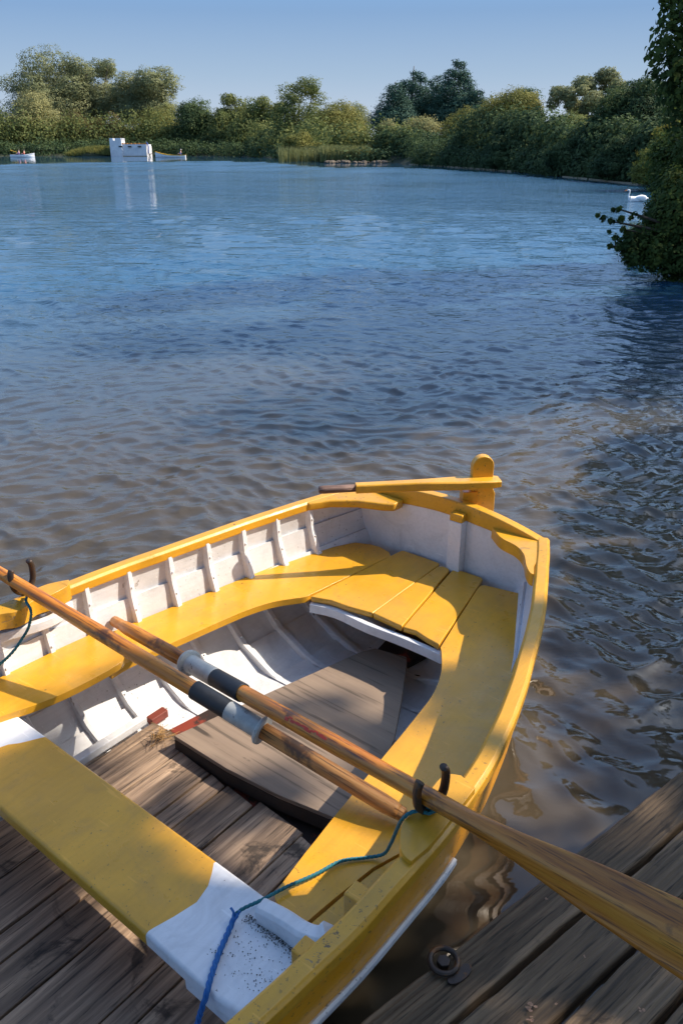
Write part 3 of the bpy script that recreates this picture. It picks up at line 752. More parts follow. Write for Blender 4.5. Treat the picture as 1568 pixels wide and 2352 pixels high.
# wave field: many small wind waves of random direction; components too short for the local mesh are left to the bump
rs = np.random.RandomState(7)
NW = 110
lam = np.exp(rs.uniform(np.log(.05), np.log(.42), NW)); lam[-12:] = rs.uniform(.45, 1.5, 12); kk = 2 * np.pi / lam
th = R(262) + rs.normal(0, R(32), NW); th[:25] = rs.uniform(0, 6.28, 25)
ph = rs.uniform(0, 6.28, NW)
slope = .0280 * np.where(lam < .09, .9, np.where(lam < .30, 1.35, np.where(lam < .6, .8, .35)))
amp = slope / kk
def wfun(X, Y, Rg, Ag):
    spac = np.maximum(.014, Rg ** 2 / 1750.)
    warpx = X + .16 * np.sin(Y * 1.7 + 1.3 * np.sin(X * 1.1)) + .06 * np.sin(Y * 5.1 + X * 3.3)
    warpy = Y + .13 * np.sin(X * 1.9 + .8 * np.sin(Y * 1.3)) + .05 * np.sin(X * 6.1 - Y * 2.2)
    rsr = rsh(Ag)
    thr = np.interp(Ag, [-30, 0, 5, 9, 14, 20, 23], [.46, .74, .82, .86, .88, .90, .93])
    calm = 1 - sstep(thr, thr + .012 + .01 * np.sin(Ag * 1.3), Rg / rsr)
    # gustier and quieter patches
    gust = .80 + .26 * np.sin(X * .33 + 1.1 * np.sin(Y * .21)) * np.cos(Y * .38 - X * .12) + .16 * np.sin(X * .9 + Y * .5) * np.sin(Y * .8)
    gust += .28 * np.exp(-((Y - 11.5) / 4.) ** 2 - ((X - 1.0) / 4.5) ** 2)
    # sheltered water between boat and jetty
    sh = 1 - .80 * np.exp(-((X - .6) / .8) ** 2 - ((Y - 1.4) / .8) ** 2)
    a0 = np.clip(gust, .3, 1.5) * sh * (calm * .97 + .03)
    Z = np.zeros_like(X); dx = np.zeros_like(X); dy = np.zeros_like(X)
    for i in range(NW):
        c, s = math.cos(th[i]), math.sin(th[i])
        f = kk[i] * (warpx * c + warpy * s) + ph[i]
        fade = sstep(2.2, 4.5, lam[i] / spac)
        A = amp[i] * a0 * fade
        if lam[i] > .40: A = A * (1 + 2.2 * sstep(7, 17, Rg))
        Z += A * np.cos(f); q = .75
        dx -= q * A * c * np.sin(f); dy -= q * A * s * np.sin(f)
    rip = a0 * 1.0
    k = 1 - sstep(62, 74, np.abs(Ag)); Z *= k; dx *= k; dy *= k
    return dx, dy, Z * (Rg > .6), rip
rr = [.05, .4, .8]; r = .95
while r < 36: rr.append(r); r += max(.013, r * r / 1750.)
while r < 190: rr.append(r); r += r * r / 1750.
rr += [r, 230]
azw = np.concatenate([np.arange(-180, -75, 3), np.arange(-75, -36, .3), np.arange(-36, 36, .12), np.arange(36, 75, .3), np.arange(75, 180, 3)])
# water material
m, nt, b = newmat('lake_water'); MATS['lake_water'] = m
b.inputs['Base Color'].default_value = (.085, .062, .034, 1)
b.inputs['IOR'].default_value = 1.52; b.inputs['Roughness'].default_value = .03
geo = nt.nodes.new('ShaderNodeNewGeometry')
at = nt.nodes.new('ShaderNodeAttribute'); at.attribute_name = 'ripple'
mp = nt.nodes.new('ShaderNodeMapping'); mp.inputs['Scale'].default_value = (.5, 1.0, 1); nt.links.new(geo.outputs['Position'], mp.inputs['Vector'])
n1 = nz(nt, mp.outputs[0], 3.4, 3, .6, .4); n2 = nz(nt, mp.outputs[0], 9, 3, .6, .3)
n3 = nz(nt, mp.outputs[0], .9, 2, .5, .3)
# the mesh carries the near waves; with distance the bump takes over
ln = nt.nodes.new('ShaderNodeVectorMath'); ln.operation = 'LENGTH'; nt.links.new(geo.outputs['Position'], ln.inputs[0])
def mr(val, a, b_, c, d):
    n = nt.nodes.new('ShaderNodeMapRange'); nt.links.new(val, n.inputs[0])
    for i, v in enumerate((a, b_, c, d)): n.inputs[i + 1].default_value = v
    return n.outputs[0]
def mth(op, a, b_):
    n = nt.nodes.new('ShaderNodeMath'); n.operation = op
    for i, v in enumerate((a, b_)):
        if isinstance(v, (int, float)): n.inputs[i].default_value = v
        else: nt.links.new(v, n.inputs[i])
    return n.outputs[0]
dist = ln.outputs['Value']
h = mth('ADD', mth('MULTIPLY', n1, mr(dist, 5, 18, .0, .085)), mth('MULTIPLY', n2, mr(dist, 1, 10, .0040, .020)))
h = mth('ADD', h, mth('MULTIPLY', n3, mr(dist, 10, 60, .01, .10)))
h = mth('MULTIPLY', h, at.outputs['Fac'])
bp_n = nt.nodes.new('ShaderNodeBump'); bp_n.inputs['Strength'].default_value = 1; bp_n.inputs['Distance'].default_value = 1
nt.links.new(h, bp_n.inputs['Height']); nt.links.new(bp_n.outputs[0], b.inputs['Normal'])
rf = mth('MULTIPLY', mr(dist, 20, 110, .02, .26), at.outputs['Fac'])
nt.links.new(mth('ADD', rf, .02), b.inputs['Roughness'])
# large soft drifts of silt; further out, reflected sky blue put into the colour
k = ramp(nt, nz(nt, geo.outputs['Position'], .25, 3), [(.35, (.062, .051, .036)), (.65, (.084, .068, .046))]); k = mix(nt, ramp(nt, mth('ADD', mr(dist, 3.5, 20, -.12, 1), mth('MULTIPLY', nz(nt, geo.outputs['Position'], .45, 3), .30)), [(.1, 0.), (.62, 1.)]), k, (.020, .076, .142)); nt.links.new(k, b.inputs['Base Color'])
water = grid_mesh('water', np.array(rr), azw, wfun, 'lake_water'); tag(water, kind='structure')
print('water verts', len(water.data.vertices))

# ================================================================== VEGETATION
leafmat('leaf_willow', (0.165, 0.195, 0.100), warm=(0.32, 0.32, 0.155)); leafmat('leaf_pale', (0.231, 0.231, 0.105), warm=(0.420, 0.392, 0.168))
leafmat('leaf_dark', (0.052, 0.090, 0.042), warm=(0.105, 0.142, 0.052)); leafmat('leaf_mid', (0.114, 0.150, 0.048), warm=(0.212, 0.220, 0.073))
leafmat('leaf_olive', (0.155, 0.169, 0.047), warm=(0.284, 0.257, 0.074)); leafmat('leaf_brown', (0.137, 0.114, 0.044), warm=(0.221, 0.169, 0.065))
leafmat('leaf_conifer', (.030, .075, .058), warm=(.06, .11, .07), trans=.1); leafmat('leaf_reed', (.15, .17, .06), warm=(.26, .26, .11))
leafmat('leaf_near', (0.058, 0.098, 0.031), warm=(0.143, 0.182, 0.039)); leafmat('leaf_gold', (0.180, 0.188, 0.045), warm=(0.390, 0.330, 0.060))
def leaves(name, C, Rr, n, size, mat, parent, rs, flat=.0, shell=.55, asp=1.5, squash=(1, 1, 1), droop=0):
    """leaf-sized faces filling a set of clumps: C centres (k,3), Rr radii (k,)"""
    C = np.asarray(C, float); Rr = np.asarray(Rr, float)
    w = Rr ** 2; idx = rs.choice(len(C), n, p=w / w.sum())
    d = rs.normal(size=(n, 3)); d /= np.linalg.norm(d, axis=1)[:, None]
    rad = (shell + (1 - shell) * rs.rand(n) ** .6)
    # ragged clump surface
    bumpy = 1 + .22 * np.sin(d[:, 0] * 7 + idx) * np.sin(d[:, 1] * 6 + idx * 1.7) + .14 * np.sin(d[:, 2] * 11 + idx * .7)
    pos = C[idx] + d * (Rr[idx] * rad * bumpy)[:, None] * np.array(squash)
    pos[:, 2] -= droop * rs.rand(n) ** 2 * Rr[idx]
    nrm = d * 1.0 + rs.normal(size=(n, 3)) * .34 + np.array([0, 0, .25]); nrm /= np.linalg.norm(nrm, axis=1)[:, None]
    t = np.cross(nrm, rs.normal(size=(n, 3))); t /= np.linalg.norm(t, axis=1)[:, None]; bt = np.cross(nrm, t)
    sz = size * rs.uniform(.6, 1.35, n)
    a = t * (sz * asp / 2)[:, None]; b_ = bt * (sz / 2)[:, None]; mid = nrm * (sz * .12)[:, None]
    v = np.stack([pos - a, pos - b_ + mid, pos + a, pos + b_ + mid], 1).reshape(-1, 3)
    pos_ok = v
    me = bpy.data.meshes.new(name); me.vertices.add(4 * n); me.vertices.foreach_set('co', pos_ok.ravel().astype('f'))
    me.loops.add(4 * n); me.loops.foreach_set('vertex_index', np.arange(4 * n, dtype='i'))
    me.polygons.add(n); me.polygons.foreach_set('loop_start', np.arange(0, 4 * n, 4, dtype='i')); me.polygons.foreach_set('loop_total', np.full(n, 4, 'i'))
    me.update()
    tone = np.clip(.5 + rs.normal(0, .11, n) + .22 * np.sin(idx * 2.4), 0, 1)
    at = me.attributes.new('tone', 'FLOAT', 'FACE'); at.data.foreach_set('value', tone.astype('f'))
    return link(name, me, mat, parent)
def trunk(parent, base, tops, r0, mat='bark', rs=None):
    bm = bmesh.new()
    for tp_ in tops:
        a = Vector(base); b = Vector(tp_); m1 = a.lerp(b, .4) + Vector((rs.uniform(-.1, .1), rs.uniform(-.1, .1), 0)) * (b - a).length * .5
        m1.z += .1 * (b - a).length
        pth = catmull([a, m1, b], 5)
        sweep(bm, pth, circ(r0, 7), up=Vector((.9, .3, .1)), scale=lambda f: 1 - .82 * f)
    return fin('trunk', bm, mat, parent, smooth=True)
def tree(name, label, cat, c, w, h, z0, mat, seed, n=9000, size=.34, nb=26, br=.30, form='round', dp=None, group=None, sh=.55, tr=True):
    """c: ground point, w: width, h: top height, z0: underside of the crown"""
    rs = np.random.RandomState(seed); root = empty(name, (c.x, c.y, 0)); tag(root, label, cat, group)
    dp = dp or w * .8; C = []; Rr = []
    hh = (h - z0)
    for i in range(nb):
        for _ in range(50):
            p = rs.uniform(-1, 1, 3); r_ = np.linalg.norm(p)
            if .55 < r_ < 1: break
        x, y_, z = p
        if form == 'round': px, py, pz = x * w / 2, y_ * dp / 2, (z + 1) / 2
        elif form == 'bush': z = abs(z); px, py, pz = x * w / 2, y_ * dp / 2, z
        elif form == 'cone':
            pz = rs.rand() ** 1.1; q = (1 - pz) ** .6 * .9 + .06; a_ = rs.uniform(0, 6.28); px, py = math.cos(a_) * w / 2 * q, math.sin(a_) * dp / 2 * q
        elif form == 'open': pz = .35 + .65 * (z + 1) / 2; px, py = x * w / 2, y_ * dp / 2
        rb_ = br * min(w, hh) * rs.uniform(.55, 1.1) * (1 if form != 'cone' else .35 + .75 * (1 - pz))
        lim = max(rb_ * .5, .05)
        C.append((px * (1 - .55 * rb_ / (w / 2)), py * (1 - .3 * rb_ / (dp / 2)), z0 + rb_ * .5 + pz * (hh - rb_ * 1.35))); Rr.append(rb_)
    if form in ('round', 'bush') and nb > 4:           # heart of the crown
        C += [(0, 0, z0 + hh * .42), (w * .2, 0, z0 + hh * .3), (-w * .2, 0, z0 + hh * .3)]; Rr += [min(w, hh) * .36] * 3
    C = np.array(C); Rr = np.array(Rr)
    if form != 'cone':
        x0_, x1_ = (C[:, 0] - Rr * .95).min(), (C[:, 0] + Rr * .95).max(); kx = w / (x1_ - x0_); C[:, 0] = (C[:, 0] - (x0_ + x1_) / 2) * kx
        zt_ = (C[:, 2] + Rr * .75).max(); zb_ = (C[:, 2] - Rr * .6).min(); C[:, 2] = z0 + (C[:, 2] - zb_) * (h - z0) / (zt_ - zb_)
        Rr *= max(1, (kx * (h - z0) / (zt_ - zb_)) ** .35)
    C = [tuple(c_) for c_ in C]
    sq = (1, 1, .8) if form != 'cone' else (1.15, 1.15, .6)
    leaves('crown', C, Rr, int(n * 2.8), size * .62, mat, root, rs, squash=sq, shell=sh)
    if tr:
        k = min(7, len(C)); sel = rs.choice(len(C), k, replace=False)
        if form == 'cone': tops = [(0, 0, h * .97)]
        else: tops = [C[i] for i in sel]
        trunk(root, (0, 0, -.2), tops, max(.08, h * .022), rs=rs)
    return root
SZ, NL = .74, 1.7
def T2(name, label, cat, x0, x1, ytop, Y, mat, seed, ybot=None, **k):
    c = far((x0 + x1) / 2, Y); w = (x1 - x0) / F * Y * cp / (cp * cp + sp * sp) / 1.0
    h = topz(ytop, Y); z0 = 0.3 if ybot is None else topz(ybot, Y)
    return tree(name, label, cat, c, w, h, z0, mat, seed, **k)
G = 'trees along the far bank'
T2('tree', 'dark tree cut by the left edge of the photo behind the far bank', 'tree', -70, 36, 205, 205, 'leaf_mid', 1, group=G)
T2('willow_tree', 'tallest grey-green tree, leftmost of the high crowns on the far bank', 'tree', 28, 225, 104, 212, 'leaf_willow', 2, 300, n=22400, nb=34, br=.22, size=.36, sh=.7, group=G)
T2('willow_tree', 'grey-green tree with sky gaps between the tallest crown and the rounded one', 'tree', 175, 300, 128, 216, 'leaf_willow', 3, 300, n=14000, nb=24, br=.20, size=.36, sh=.7, group=G)
T2('willow_tree', 'rounded grey-green tall tree above the right half of the white castle', 'tree', 268, 420, 147, 210, 'leaf_willow', 4, 290, n=19600, nb=26, br=.25, size=.36, sh=.65, group=G)
T2('willow_tree', 'pale silvery willow low on the far left bank behind the small boat', 'tree', 18, 152, 203, 192, 'leaf_pale', 5, n=13000, nb=24, br=.26, size=.32, group=G)
T2('shrub', 'dark hedge-like bush at the left edge of the far shore', 'shrub', -60, 35, 262, 190, 'leaf_dark', 6, form='bush', n=6000, group='shrubs on the far bank')
T2('shrub', 'brownish shrub between the silvery willow and the castle tower', 'shrub', 128, 240, 252, 193, 'leaf_brown', 7, form='bush', n=9000, size=.3, group='shrubs on the far bank')
T2('shrub', 'brown-green shrub directly behind the white castle', 'shrub', 205, 330, 256, 192, 'leaf_brown', 8, form='bush', n=9000, size=.3, group='shrubs on the far bank')
T2('shrub', 'yellow-green bush right of the castle below the rounded tall tree', 'shrub', 300, 440, 232, 195, 'leaf_olive', 9, form='bush', n=10000, size=.3, group='shrubs on the far bank')
T2('shrub', 'low dark bush along the water behind the right rowing boat', 'shrub', 325, 470, 288, 190, 'leaf_dark', 10, form='bush', n=7000, size=.3, group='shrubs on the far bank')
T2('tree', 'dark broadleaf tree just right of the tall willow group', 'tree', 395, 510, 219, 186, 'leaf_dark', 11, n=10000, nb=26, br=.24, group=G)
T2('tree', 'green broadleaf tree in the middle of the far bank with even top', 'tree', 480, 600, 212, 184, 'leaf_mid', 12, n=12000, nb=28, br=.22, group=G)
T2('tree', 'green broadleaf tree left of the taller ragged tree', 'tree', 560, 672, 216, 176, 'leaf_mid', 13, n=11000, nb=28, br=.22, group=G)
T2('shrub', 'dark shrub overhanging the water below the middle far trees', 'shrub', 440, 585, 285, 180, 'leaf_dark', 14, form='bush', n=8000, size=.3, group='shrubs on the far bank')
T2('shrub', 'dark shrub at the waterline below the ragged tree', 'shrub', 560, 700, 290, 160, 'leaf_dark', 15, form='bush', n=8000, size=.28, group='shrubs on the far bank')
T2('tree', 'ragged thin-leaved tree rising above the middle of the far bank', 'tree', 625, 765, 172, 150, 'leaf_mid', 16, n=8500, nb=36, br=.16, size=.27, sh=.5, group=G)
T2('tree', 'olive-green rounded tree right of the ragged tree by the reeds', 'tree', 700, 850, 226, 138, 'leaf_olive', 17, n=12000, nb=26, size=.26, group=G)
T2('tree', 'distant grey tree peeping over the olive crown near the centre gap', 'tree', 780, 852, 231, 210, 'leaf_willow', 18, n=4500, size=.34, group=G)
T2('shrub', 'light green bush on the point just left of the reeds', 'shrub', 640, 745, 300, 118, 'leaf_olive', 19, form='bush', n=6000, size=.2, group='shrubs on the far bank')
CG = 'dark conifers behind the right bank'
T2('conifer', 'dark conifer, leftmost of the clump beyond the right bank', 'conifer', 856, 952, 182, 170, 'leaf_conifer', 21, 300, form='cone', n=6500, nb=55, br=.34, size=.3, group=CG)
T2('conifer', 'dark conifer with pointed top, second tallest of the clump', 'conifer', 888, 1000, 145, 176, 'leaf_conifer', 22, 300, form='cone', n=8500, nb=65, br=.30, size=.3, group=CG)
T2('conifer', 'short dark conifer in the saddle between the two pointed tops', 'conifer', 940, 1050, 168, 180, 'leaf_conifer', 23, 300, form='cone', n=7500, nb=60, br=.30, size=.3, group=CG)
T2('conifer', 'tallest dark conifer beyond the right bank', 'conifer', 975, 1100, 131, 172, 'leaf_conifer', 24, 300, form='cone', n=10500, nb=75, br=.28, size=.3, group=CG)
T2('conifer', 'low dark conifer at the right foot of the tallest one', 'conifer', 1040, 1135, 200, 168, 'leaf_conifer', 25, 300, form='cone', n=5000, nb=45, br=.34, size=.3, group=CG)
T2('shrub', 'pale grey-green bush beside the reeds below the conifers', 'shrub', 850, 940, 272, 112, 'leaf_pale', 26, form='bush', n=9000, size=.2, group='shrubs on the far bank')
T2('shrub', 'broad pale grey-green bush under the leftmost conifers', 'shrub', 915, 1030, 262, 108, 'leaf_pale', 27, form='bush', n=10000, size=.2, group='shrubs on the far bank')
T2('shrub', 'light olive domed bush under the tallest conifer', 'shrub', 1000, 1110, 243, 106, 'leaf_olive', 28, form='bush', n=9000, size=.2, group='shrubs on the far bank')
T2('shrub', 'dark bush at the waterline left of the big olive tree', 'shrub', 1000, 1120, 300, 88, 'leaf_dark', 29, form='bush', n=8000, size=.17, group='shrubs on the far bank')
T2('tree', 'big domed olive-green tree leaning over the water on the right bank', 'tree', 1072, 1252, 201, 80, 'leaf_olive', 30, n=22000, nb=30, br=.26, size=.17, group=G)
T2('tree', 'dark tree top showing behind the big domed olive tree', 'tree', 1160, 1248, 194, 120, 'leaf_dark', 31, n=5500, size=.22, group=G)
T2('shrub', 'dark undergrowth at the water below the domed olive tree', 'shrub', 1110, 1270, 300, 70, 'leaf_dark', 32, form='bush', n=13000, size=.15, group='shrubs on the far bank')
T2('willow_tree', 'pale open willow with bare limbs visible against the sky', 'tree', 1248, 1450, 150, 78, 'leaf_willow', 33, 290, n=15000, nb=44, br=.15, size=.17, sh=.5, form='open', group=G)
T2('shrub', 'mid green bush under the pale open willow', 'shrub', 1225, 1370, 250, 66, 'leaf_mid', 34, form='bush', n=13000, size=.14, group='shrubs on the far bank')
T2('shrub', 'dark low bush at the shore under the open willow', 'shrub', 1250, 1400, 315, 57, 'leaf_dark', 35, form='bush', n=12000, size=.13, group='shrubs on the far bank')
T2('tree', 'dark rounded tree between the open willow and the right edge', 'tree', 1350, 1560, 172, 56, 'leaf_dark', 36, n=26000, nb=30, br=.25, size=.14, group=G)
T2('shrub', 'dark shoreline bush below the dark rounded tree', 'shrub', 1365, 1520, 310, 48, 'leaf_dark', 37, form='bush', n=14000, size=.11, group='shrubs on the far bank')
T2('tree', 'dark tree filling the gap at the right edge behind the golden bush', 'tree', 1450, 1700, 190, 48, 'leaf_dark', 38, n=22000, nb=26, size=.13, group=G)
T2('shrub', 'sunlit golden-green bush at the right edge above the swan', 'shrub', 1462, 1640, 268, 38, 'leaf_gold', 39, form='bush', n=20000, size=.10, nb=30, br=.24, group='shrubs on the right bank')
# near tree on the right bank (only its left fringe is in view), its branches hanging over the water
def clump_tree(name, label, c, specs, n, size, mat, seed, base, r0, cat='tree', shell=.3, asp=1.4):
    rs = np.random.RandomState(seed); root = empty(name, c); tag(root, label, cat)
    C = [(x - c[0], y - c[1], z) for x, y, z, r in specs]; Rr = [r for *_, r in specs]
    leaves('crown', C, Rr, n, size, mat, root, rs, shell=shell, asp=asp)
    trunk(root, base, C[::max(1, len(C) // 9)], r0, rs=rs); return root
rs0 = np.random.RandomState(77)
sp_ = []
def add(px, py, Y, r):
    a = (px - 784) / F; b_ = (1176 - py) / F; dd = Vector((a, cp + b_ * sp, -sp + b_ * cp)); p = Vector((0, 0, CH)) + dd * (Y / dd.y); sp_.append((p.x, p.y, p.z, r))
for px, py, Y, r in ((1560, 30, 11, .30), (1535, 95, 11, .24), (1575, 120, 11.3, .42), (1505, 130, 10.8, .13), (1540, 165, 11, .22), (1500, 175, 10.9, .09), (1590, 190, 11, .45), (1560, 215, 11.3, .30), (1620, 60, 11.5, .6), (1640, 240, 12, .7), (1575, 262, 12, .3), (1525, -5, 11, .10), (1530, 200, 12, .16), (1610, -60, 11, .5), (1560, -60, 11, .3)):
    add(px, py, Y, r)
for i in range(70):
    a_ = rs0.uniform(0, 6.28); rr_ = rs0.rand() ** .5
    x = 7.9 + 2.7 * rr_ * math.cos(a_); y_ = 10.4 + 4.4 * rr_ * math.sin(a_); z = 3.7 + 4.0 * rs0.rand()
    if x < 3.2 and z < 4.4: continue
    if x / y_ < .425 + .0 and z < 1.8 + y_ * .17: x = y_ * .425 + .6
    sp_.append((x, y_, z, rs0.uniform(.5, 1.0)))
clump_tree('alder_tree', 'dark leafy tree whose fringe hangs in at the top right corner', (7.2, 10.8, 0), sp_, 85000, .062, 'leaf_near', 5, (0, 0, .2), .16)
# tree standing on the bank to the right of the jetty, outside the frame: it dapples the jetty and the near half of the boat
sp_ = []; SUN_AZ, SUN_EL = R(80), R(42.5)
Ls = Vector((math.cos(SUN_EL) * math.sin(SUN_AZ), math.cos(SUN_EL) * math.cos(SUN_AZ), math.sin(SUN_EL)))
ct = 1 / math.tan(SUN_EL)
for i in range(560):
    gx, z, cc, r_ = (rs0.uniform(-2.6, 3.6), rs0.uniform(3.8, 8.6), rs0.uniform(-4.2, 1.6), rs0.uniform(.22, .55)) if i < 260 else (rs0.uniform(-2.4, .5), rs0.uniform(4.2, 8.6), rs0.uniform(.2, 1.75), rs0.uniform(.14, .34))
    lim = 1.84 if gx < -.82 else (1.50 if gx < -.55 else 1.28)
    if cc + r_ > lim or (gx + .03) ** 2 + (cc - .98) ** 2 < (r_ + .13) ** 2 or (gx - .3) ** 2 + (cc - .55) ** 2 < (r_ + .08) ** 2: continue
    x = gx + z * ct * math.sin(SUN_AZ); y_ = (cc + .174 * x) / .985
    if x < 2.6 + .1 * z: continue
    sp_.append((x, y_, z, r_))
for k in range(16):                      # the fringe nearest the boat
    gx = -1.7 + .13 * k; z = rs0.uniform(4.5, 7.5); r_ = rs0.uniform(.14, .26); cc = (1.84 if gx < -.82 else 1.27) - r_ - .02
    x = gx + z * ct * math.sin(SUN_AZ); sp_.append((x, (cc + .174 * x) / .985, z, r_))
for i in range(150):                     # the part of the crown that darkens the water between the boat and the bank
    gx, z, cc, r_ = rs0.uniform(.4, 4.5), rs0.uniform(3.8, 8.6), rs0.uniform(1.0, 4.6), rs0.uniform(.2, .5)
    if gx - r_ * .8 < .10 + .5 * max(0, cc - 1.25): continue
    x = gx + z * ct * math.sin(SUN_AZ); y_ = (cc + .174 * x) / .985
    if x / y_ < .47 + .0 and z < 1.8 + y_ * .25: continue
    if x < 2.8: continue
    sp_.append((x, y_, z, r_))
for k in range(15):                      # stray twigs further out: soft broken flecks of shade in the boat
    gx, z, cc = rs0.uniform(-1.5, .15), rs0.uniform(5.5, 9), rs0.uniform(1.45, 2.1); x = gx + z * ct * math.sin(SUN_AZ)
    sp_.append((x, (cc + .174 * x) / .985, z, rs0.uniform(.07, .13)))
for i in range(150):                     # unseen leaf clumps added behind the camera to cut sky fill
    sp_.append((rs0.uniform(-3.5, 6.5), rs0.uniform(-5.5, -.4), rs0.uniform(3.4, 7.5), rs0.uniform(.4, .85)))
clump_tree('bank_tree', 'broad tree on the bank beside the jetty, outside the frame, dappling the boat', (8.2, -1.2, 0), sp_, 170000, .10, 'leaf_near', 6, (0, 0, .2), .2)
# overgrown bush and sedge at the near right edge, leaning over the water
sp_ = []
for px, py, Y, r in ((1540, 440, 13, .35), (1530, 385, 14, .35), (1500, 500, 12.4, .20), (1545, 520, 12.2, .36), (1475, 545, 12.2, .22), (1440, 560, 12.0, .17), (1500, 580, 12, .28), (1560, 590, 12, .40), (1450, 590, 11.9, .15), (1600, 470, 12.5, .6), (1610, 560, 12.3, .6), (1540, 470, 12.4, .22), (1500, 470, 12.6, .09), (1520, 350, 14, .2), (1560, 330, 14, .35), (1600, 380, 13.5, .6),
                     (1372, 494, 12, .035), (1385, 500, 12, .045), (1402, 508, 12, .05), (1425, 503, 12, .055), (1408, 482, 12, .035), (1420, 480, 12, .045), (1447, 500, 12, .04), (1456, 492, 12, .04), (1430, 527, 12, .05), (1412, 545, 12, .05), (1398, 532, 12, .03), (1400, 565, 12, .04), (1440, 540, 12, .06), (1420, 570, 11.9, .05)):
    add(px, py, Y, r)
clump_tree('bush', 'dark overgrown bush leaning over the water at the right edge, with thin sprays of leaves', (5.6, 12.4, 0), sp_, 42000, .040, 'leaf_near', 9, (0, 0, .1), .05, 'bush')
def blades(name, label, region, n, h, w, mat, seed, lean=.35, kind='stuff', cat='reeds'):
    rs = np.random.RandomState(seed); V = []; Fc = []; tone = []
    for i in range(n):
        x, y_, zb, hh = region(rs); a_ = rs.uniform(0, 6.28); H_ = h * hh * rs.uniform(.6, 1.15); l = rs.normal(0, lean) * H_; la = rs.uniform(0, 6.28); k = len(V)
        dx, dy = math.cos(a_) * w / 2, math.sin(a_) * w / 2
        for f, g_ in ((0, 1), (.5, .8), (1, .05)):
            cx, cy = x + math.cos(la) * l * f * f, y_ + math.sin(la) * l * f * f; z = zb + H_ * f * (1 - .25 * abs(l) / H_ * f)
            V += [(cx - dx * g_, cy - dy * g_, z), (cx + dx * g_, cy + dy * g_, z)]
        Fc += [(k, k + 1, k + 3, k + 2), (k + 2, k + 3, k + 5, k + 4)]; t = rs.rand(); tone += [t, t]
    me = bpy.data.meshes.new(name); me.from_pydata(V, [], Fc); at = me.attributes.new('tone', 'FLOAT', 'FACE'); at.data.foreach_set('value', tone)
    o = link(name, me, mat); tag(o, label, cat, kind=kind); return o
def reg_near(rs):
    while True:
        px = 1568 - (rs.rand() ** 1.3) * 150; 
        p = W(px + 25, 612 - rs.rand() * 40, 0)
        return p.x, p.y, -.05, .75 + .5 * rs.rand()
blades('sedge', 'dark arching sedge growing at the foot of the right bush', reg_near, 2600, .62, .022, 'leaf_near', 3, .45)
def reg_reed(rs):
    px = rs.uniform(735, 872); p = far(px, rs.uniform(103, 112)); return p.x, p.y, .1, 1.0 if px < 850 else .7
blades('reeds', 'pale green reed bed on the point in the middle of the far bank', reg_reed, 5000, 1.7, .10, 'leaf_reed', 4, .15)
def reg_shore(rs):
    px = rs.uniform(640, 742); p = far(px, rs.uniform(108, 118)); return p.x, p.y, .0, .9
blades('reeds', 'taller sparse reeds standing in the water left of the point', reg_shore, 1600, 1.9, .09, 'leaf_reed', 5, .15)
# low growth along the whole shoreline and a band of far wood closing the gaps between the trees
def belt(name, label, azs, off, hlo, hhi, n, size, mat, seed, rad):
    rs = np.random.RandomState(seed); C = []; Rr = []
    for az in azs:
        az = az + rs.uniform(-.25, .25); r_ = rsh(az); rb_ = rad * rs.uniform(.6, 1.15) * r_ / 150.; k = r_ / 150.
        rr_ = r_ + off * k + rs.uniform(0, 2.5) * k
        C.append((rr_ * math.sin(R(az)), rr_ * math.cos(R(az)), max(rb_ * .3, rs.uniform(hlo, hhi) * k - rb_ * .5))); Rr.append(rb_)
    o = leaves(name, C, Rr, n, size, mat, None, rs, shell=.5); tag(o, label, 'undergrowth', kind='stuff'); return o
belt('undergrowth', 'dark low growth hanging over the waterline of the far bank', np.repeat(np.arange(-30, 3.2, .3), 2), .8, .5, 1.6, 42000, .26, 'leaf_dark', 51, 1.9)
belt('undergrowth', 'dark low growth along the nearer right-hand shore', np.repeat(np.arange(5, 23.5, .28), 3), .6, .4, 3.4, 60000, .13, 'leaf_dark', 52, 2.4)
belt('undergrowth', 'green thicket behind the first row of far trees', np.repeat(np.arange(-32, 5, .45), 3), 14, 2.5, 6.5, 60000, .30, 'leaf_mid', 53, 3.4)
belt('undergrowth', 'shaded thicket behind the pale bushes on the right', np.repeat(np.arange(3, 8.5, .3), 3), 10, 1.5, 5.0, 22000, .2, 'leaf_dark', 54, 2.6)
belt('undergrowth', 'shaded thicket behind the dark trees at the right', np.repeat(np.arange(8.5, 23.5, .35), 3), 10, 2.5, 9, 60000, .17, 'leaf_dark', 55, 3.6)
# stones along the point
rng = random.Random(5); g_ = 'stones along the edge of the reed point'
for i in range(34):
    px = rng.uniform(748, 890); p = far(px, rng.uniform(98.5, 101.5)); r_ = rng.uniform(.12, .42)
    bm = bmesh.new(); bmesh.ops.create_icosphere(bm, subdivisions=2, radius=r_)
    for v in bm.verts: v.co += noise.noise_vector(v.co * 3 + Vector((i, 0, 0))) * r_ * .35; v.co.z *= .6
    o = fin('stone', bm, 'stone'); o.location = (p.x, p.y, .08); tag(o, 'reddish grey stone at the waterline below the reed bed', 'stone', g_)
